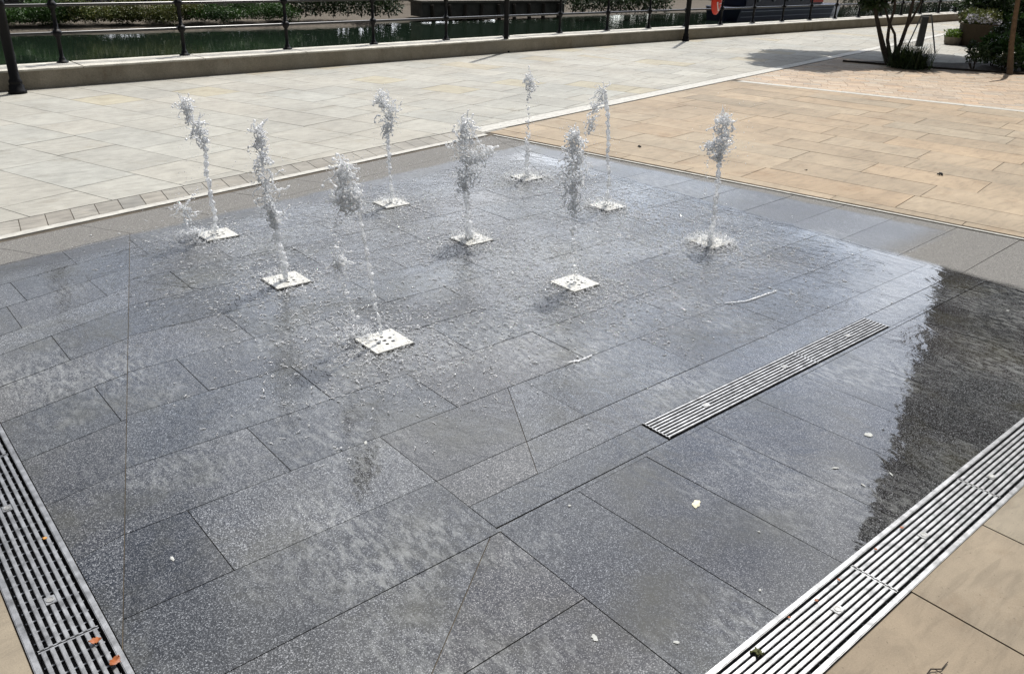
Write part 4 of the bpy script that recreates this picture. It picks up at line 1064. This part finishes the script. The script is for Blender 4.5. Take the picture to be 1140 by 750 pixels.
# ------------------------------------------------------------ far side of the dock
SH = lambda px, py: G(px, py, -1.2)
shp = [SH(x, y) for x, y in ((-200, 40), (30, 38), (150, 36), (300, 32), (420, 29))]
def bank(name, pts, prof, mat):
    p0 = Vector(pts[0]); vs, fs = [], []; n = len(prof)
    for p in pts:
        for d, z in prof: vs.append((p[0] + d * .1, p[1] + d, z))
    for i in range(len(pts) - 1):
        for k in range(n - 1): a = i * n + k; fs.append((a, a + n, a + n + 1, a + 1))
    return props(pyd(name, vs, fs, mat), kind='structure')
bpts = [(-120, 24.5, 0)] + [(p[0], p[1], 0) for p in shp] + [(16.5, 25.0, 0), (17.5, 26.5, 0), (60, 27.5, 0), (160, 30, 0)]
bank('far_bank', bpts, [(0, -2.5), (0, -1.2), (.25, -1.12), (4.2, -.88), (4.3, -.80), (200, -.70)], M['gravel'])
# shrub row on the bank
rng = random.Random(17)
for i in range(9):
    px = -60 + i * 44; b = G(px, 22 - .012 * px, -.85); w = 1.05
    t = empty('bank_shrub', b)
    fl = 4 <= i <= 6
    names = ['far left, behind the thick lamp post', 'left of the first railing post', 'right of the first railing post', 'dark green, left of the yellow-green ones', 'first yellow-green, left of the second railing post', 'yellow-green, behind the second railing post',
             'yellow-green, right of the second railing post', 'bluish green at the end of the bright row', 'dark, left of the third railing post']
    props(t, 'rounded shrub on the far bank, ' + names[i], 'shrub', 'shrubs along the far bank')
    cl = [((rng.uniform(-w, w), rng.uniform(-.5, .5), rng.uniform(.02, .50)), (.42, .4, .26)) for _ in range(12)] + [((k * .3, -.2, .12), (.3, .35, .2)) for k in range(-4, 5)]
    b_ = bmesh.new(); 
    for q in cl[:4]: tube(b_, [(q[0][0] * .3, q[0][1] * .3, -.1), (q[0][0] * .9, q[0][1] * .9, q[0][2])], [.03, .015], 6)
    from_bm('stems', b_, M['bark'], t)
    leaves('foliage', cl, M['leaf_straw'] if fl else M['leaf'], t, 6500, .075, 60 + i)
# hedge further right, then stone pier with dark piles
def hedge(px0, px1, py, h, d, label, seed, n):
    a, b = Vector(G(px0, py, -.85)), Vector(G(px1, py, -.85)); t = empty('hedge', ((a + b) / 2)[:]); props(t, label, 'hedge'); c = (a + b) / 2
    rg_ = random.Random(seed); m_ = int((b - a).length / .5); cl = []
    for i in range(m_):
        p = a.lerp(b, (i + .5) / m_) - c; cl.append(((p.x, p.y + rg_.uniform(-.2, .2), h * .45), (.5, d, h * .5))); cl.append(((p.x, p.y, h * .8), (.4, d * .7, h * .28)))
    leaves('foliage', cl, M['leaf_dark'], t, n, .12, seed)
    b_ = bmesh.new()
    for i in range(m_): p = a.lerp(b, (i + .5) / m_) - c; tube(b_, [(p.x, p.y, -.05), (p.x + .05, p.y, h * .7)], [.03, .01], 5)
    from_bm('stems', b_, M['bark'], t)
hedge(300, 440, 17, .75, .5, 'dark clipped hedge on the far bank right of the bright shrubs', 71, 5000)
hedge(632, 745, 13.5, .75, .5, 'dark green hedge on the far bank right of the stone pier', 72, 5000)
hedge(935, 1120, 9.5, .9, .6, 'far dark hedge across the dock behind the sandwich board', 73, 6000)
pa, pb = Vector(G(470, 18.5, -1.0)), Vector(G(628, 15.5, -1.0)); ctr = (pa + pb) / 2; pier = empty('stone_pier', ctr[:], math.atan2(pb.y - pa.y, pb.x - pa.x)); props(pier, 'grey stone landing on the far bank with dark upright piles', 'pier')
Lp = (pb - pa).length; b_ = bmesh.new(); box(b_, (0, .5, .24), (Lp, 1, .55)); from_bm('face', b_, plain('pier_stone', (.11, .105, .092), .9, var=.4, scale=3), pier)
b_ = bmesh.new(); box(b_, (0, .5, .56), (Lp + .1, 1.15, .09)); from_bm('coping', b_, plain('pier_coping', (.13, .12, .10), .9, var=.4, scale=3), pier)
rng = random.Random(2)
for i in range(9):
    b_ = bmesh.new(); tube(b_, [(-Lp / 2 + Lp * (i + .5) / 9 + rng.uniform(-.15, .15), -.08, -.6), (-Lp / 2 + Lp * (i + .5) / 9, -.08, .45)], .09, 8); from_bm('pile', b_, M['bark'], pier)

# moored boat beyond the red housing
bo = G(868, 19.5, -1.2); bt = empty('moored_boat', bo, R(2)); props(bt, 'long dark blue moored boat with a pale rubbing line and red trim', 'boat')
def hull(L, W, z0, z1):
    b_ = bmesh.new(); st = [(-L / 2, .55), (-L / 2 + .6, 1), (L / 2 - 2.2, 1), (L / 2 - .7, .6), (L / 2, .06)]; R_ = []
    for x, s in st: R_.append([b_.verts.new((x, y * W / 2 * s, z)) for y, z in ((-.8, z0), (-1, z1), (1, z1), (.8, z0))])
    for i in range(len(R_) - 1):
        for k in range(4): b_.faces.new((R_[i][k], R_[i][(k + 1) % 4], R_[i + 1][(k + 1) % 4], R_[i + 1][k]))
    b_.faces.new(R_[0]); b_.faces.new(list(reversed(R_[-1]))); return b_
from_bm('hull', hull(12, 2.1, -.1, .62), M['navy'], bt)
b_ = bmesh.new(); box(b_, (-.8, -1.065, .45), (9.2, .03, .035)); box(b_, (-.8, -1.06, .20), (9.2, .03, .02)); from_bm('rubbing_strip', b_, M['boat_grey'], bt)
b_ = bmesh.new(); box(b_, (-.9, 0, .98), (7.6, 1.6, .7), bev=.05); cb = from_bm('cabin', b_, M['navy'], bt)
b_ = bmesh.new(); box(b_, (2.2, -.815, .92), (1.3, .02, .30)); from_bm('trim_panel', b_, M['red'], bt)
for x in (-3.6, -2.2, -.8, .6):
    b_ = bmesh.new(); lathe(b_, [(.16, 0), (.16, .02), (.12, .03)], 14); w_ = from_bm('window', b_, M['glass'], cb, (x, -.80, 1.0)); w_.rotation_euler = (R(90), 0, 0)

# trees behind the far bank (they darken the water's reflection)
rng = random.Random(31)
proto = None
tl = ['tree beyond the dock wall, out past the bank shrubs']
for i in range(60):
    x = -24 + (i % 30) * 4.6 + rng.uniform(-.8, .8) + (2.3 if i > 29 else 0); y = (36.5 if i < 30 else 42) + rng.uniform(-1.5, 1.5)
    if proto is None:
        t = empty('bank_tree', (x, y, -.75)); proto = t
        b_ = bmesh.new(); tube(b_, [(0, 0, -.3), (.05, 0, 2), (0, .1, 5)], [.28, .2, .12], 10)
        for k in range(6): a = k * 1.05; tube(b_, [(0, 0, 2.2 + k * .3), (1.5 * math.cos(a), 1.5 * math.sin(a), 4 + k * .3)], [.10, .04], 6)
        from_bm('trunk', b_, M['bark'], t)
        cl = []
        for k in range(34):
            a = rng.random() * 6.28; rr = rng.random() ** .5; cl.append(((2.6 * rr * math.cos(a), 2.6 * rr * math.sin(a), rng.uniform(.9, 8.6)), (1.3, 1.3, .9)))
        leaves('crown', cl, M['leaf_dark'], t, 9000, .34, 81, .7)
    else:
        t = proto.copy(); COL.objects.link(t); t.location = (x, y, -.75); t.rotation_euler = (0, 0, rng.random() * 6.28); s = rng.uniform(.9, 1.12); t.scale = (s, s, s)
        for ch in list(proto.children): c_ = ch.copy(); COL.objects.link(c_); c_.parent = t
    props(t, 'dark leafy tree in the row standing beyond the far bank of the dock', 'tree', 'trees behind the far bank')
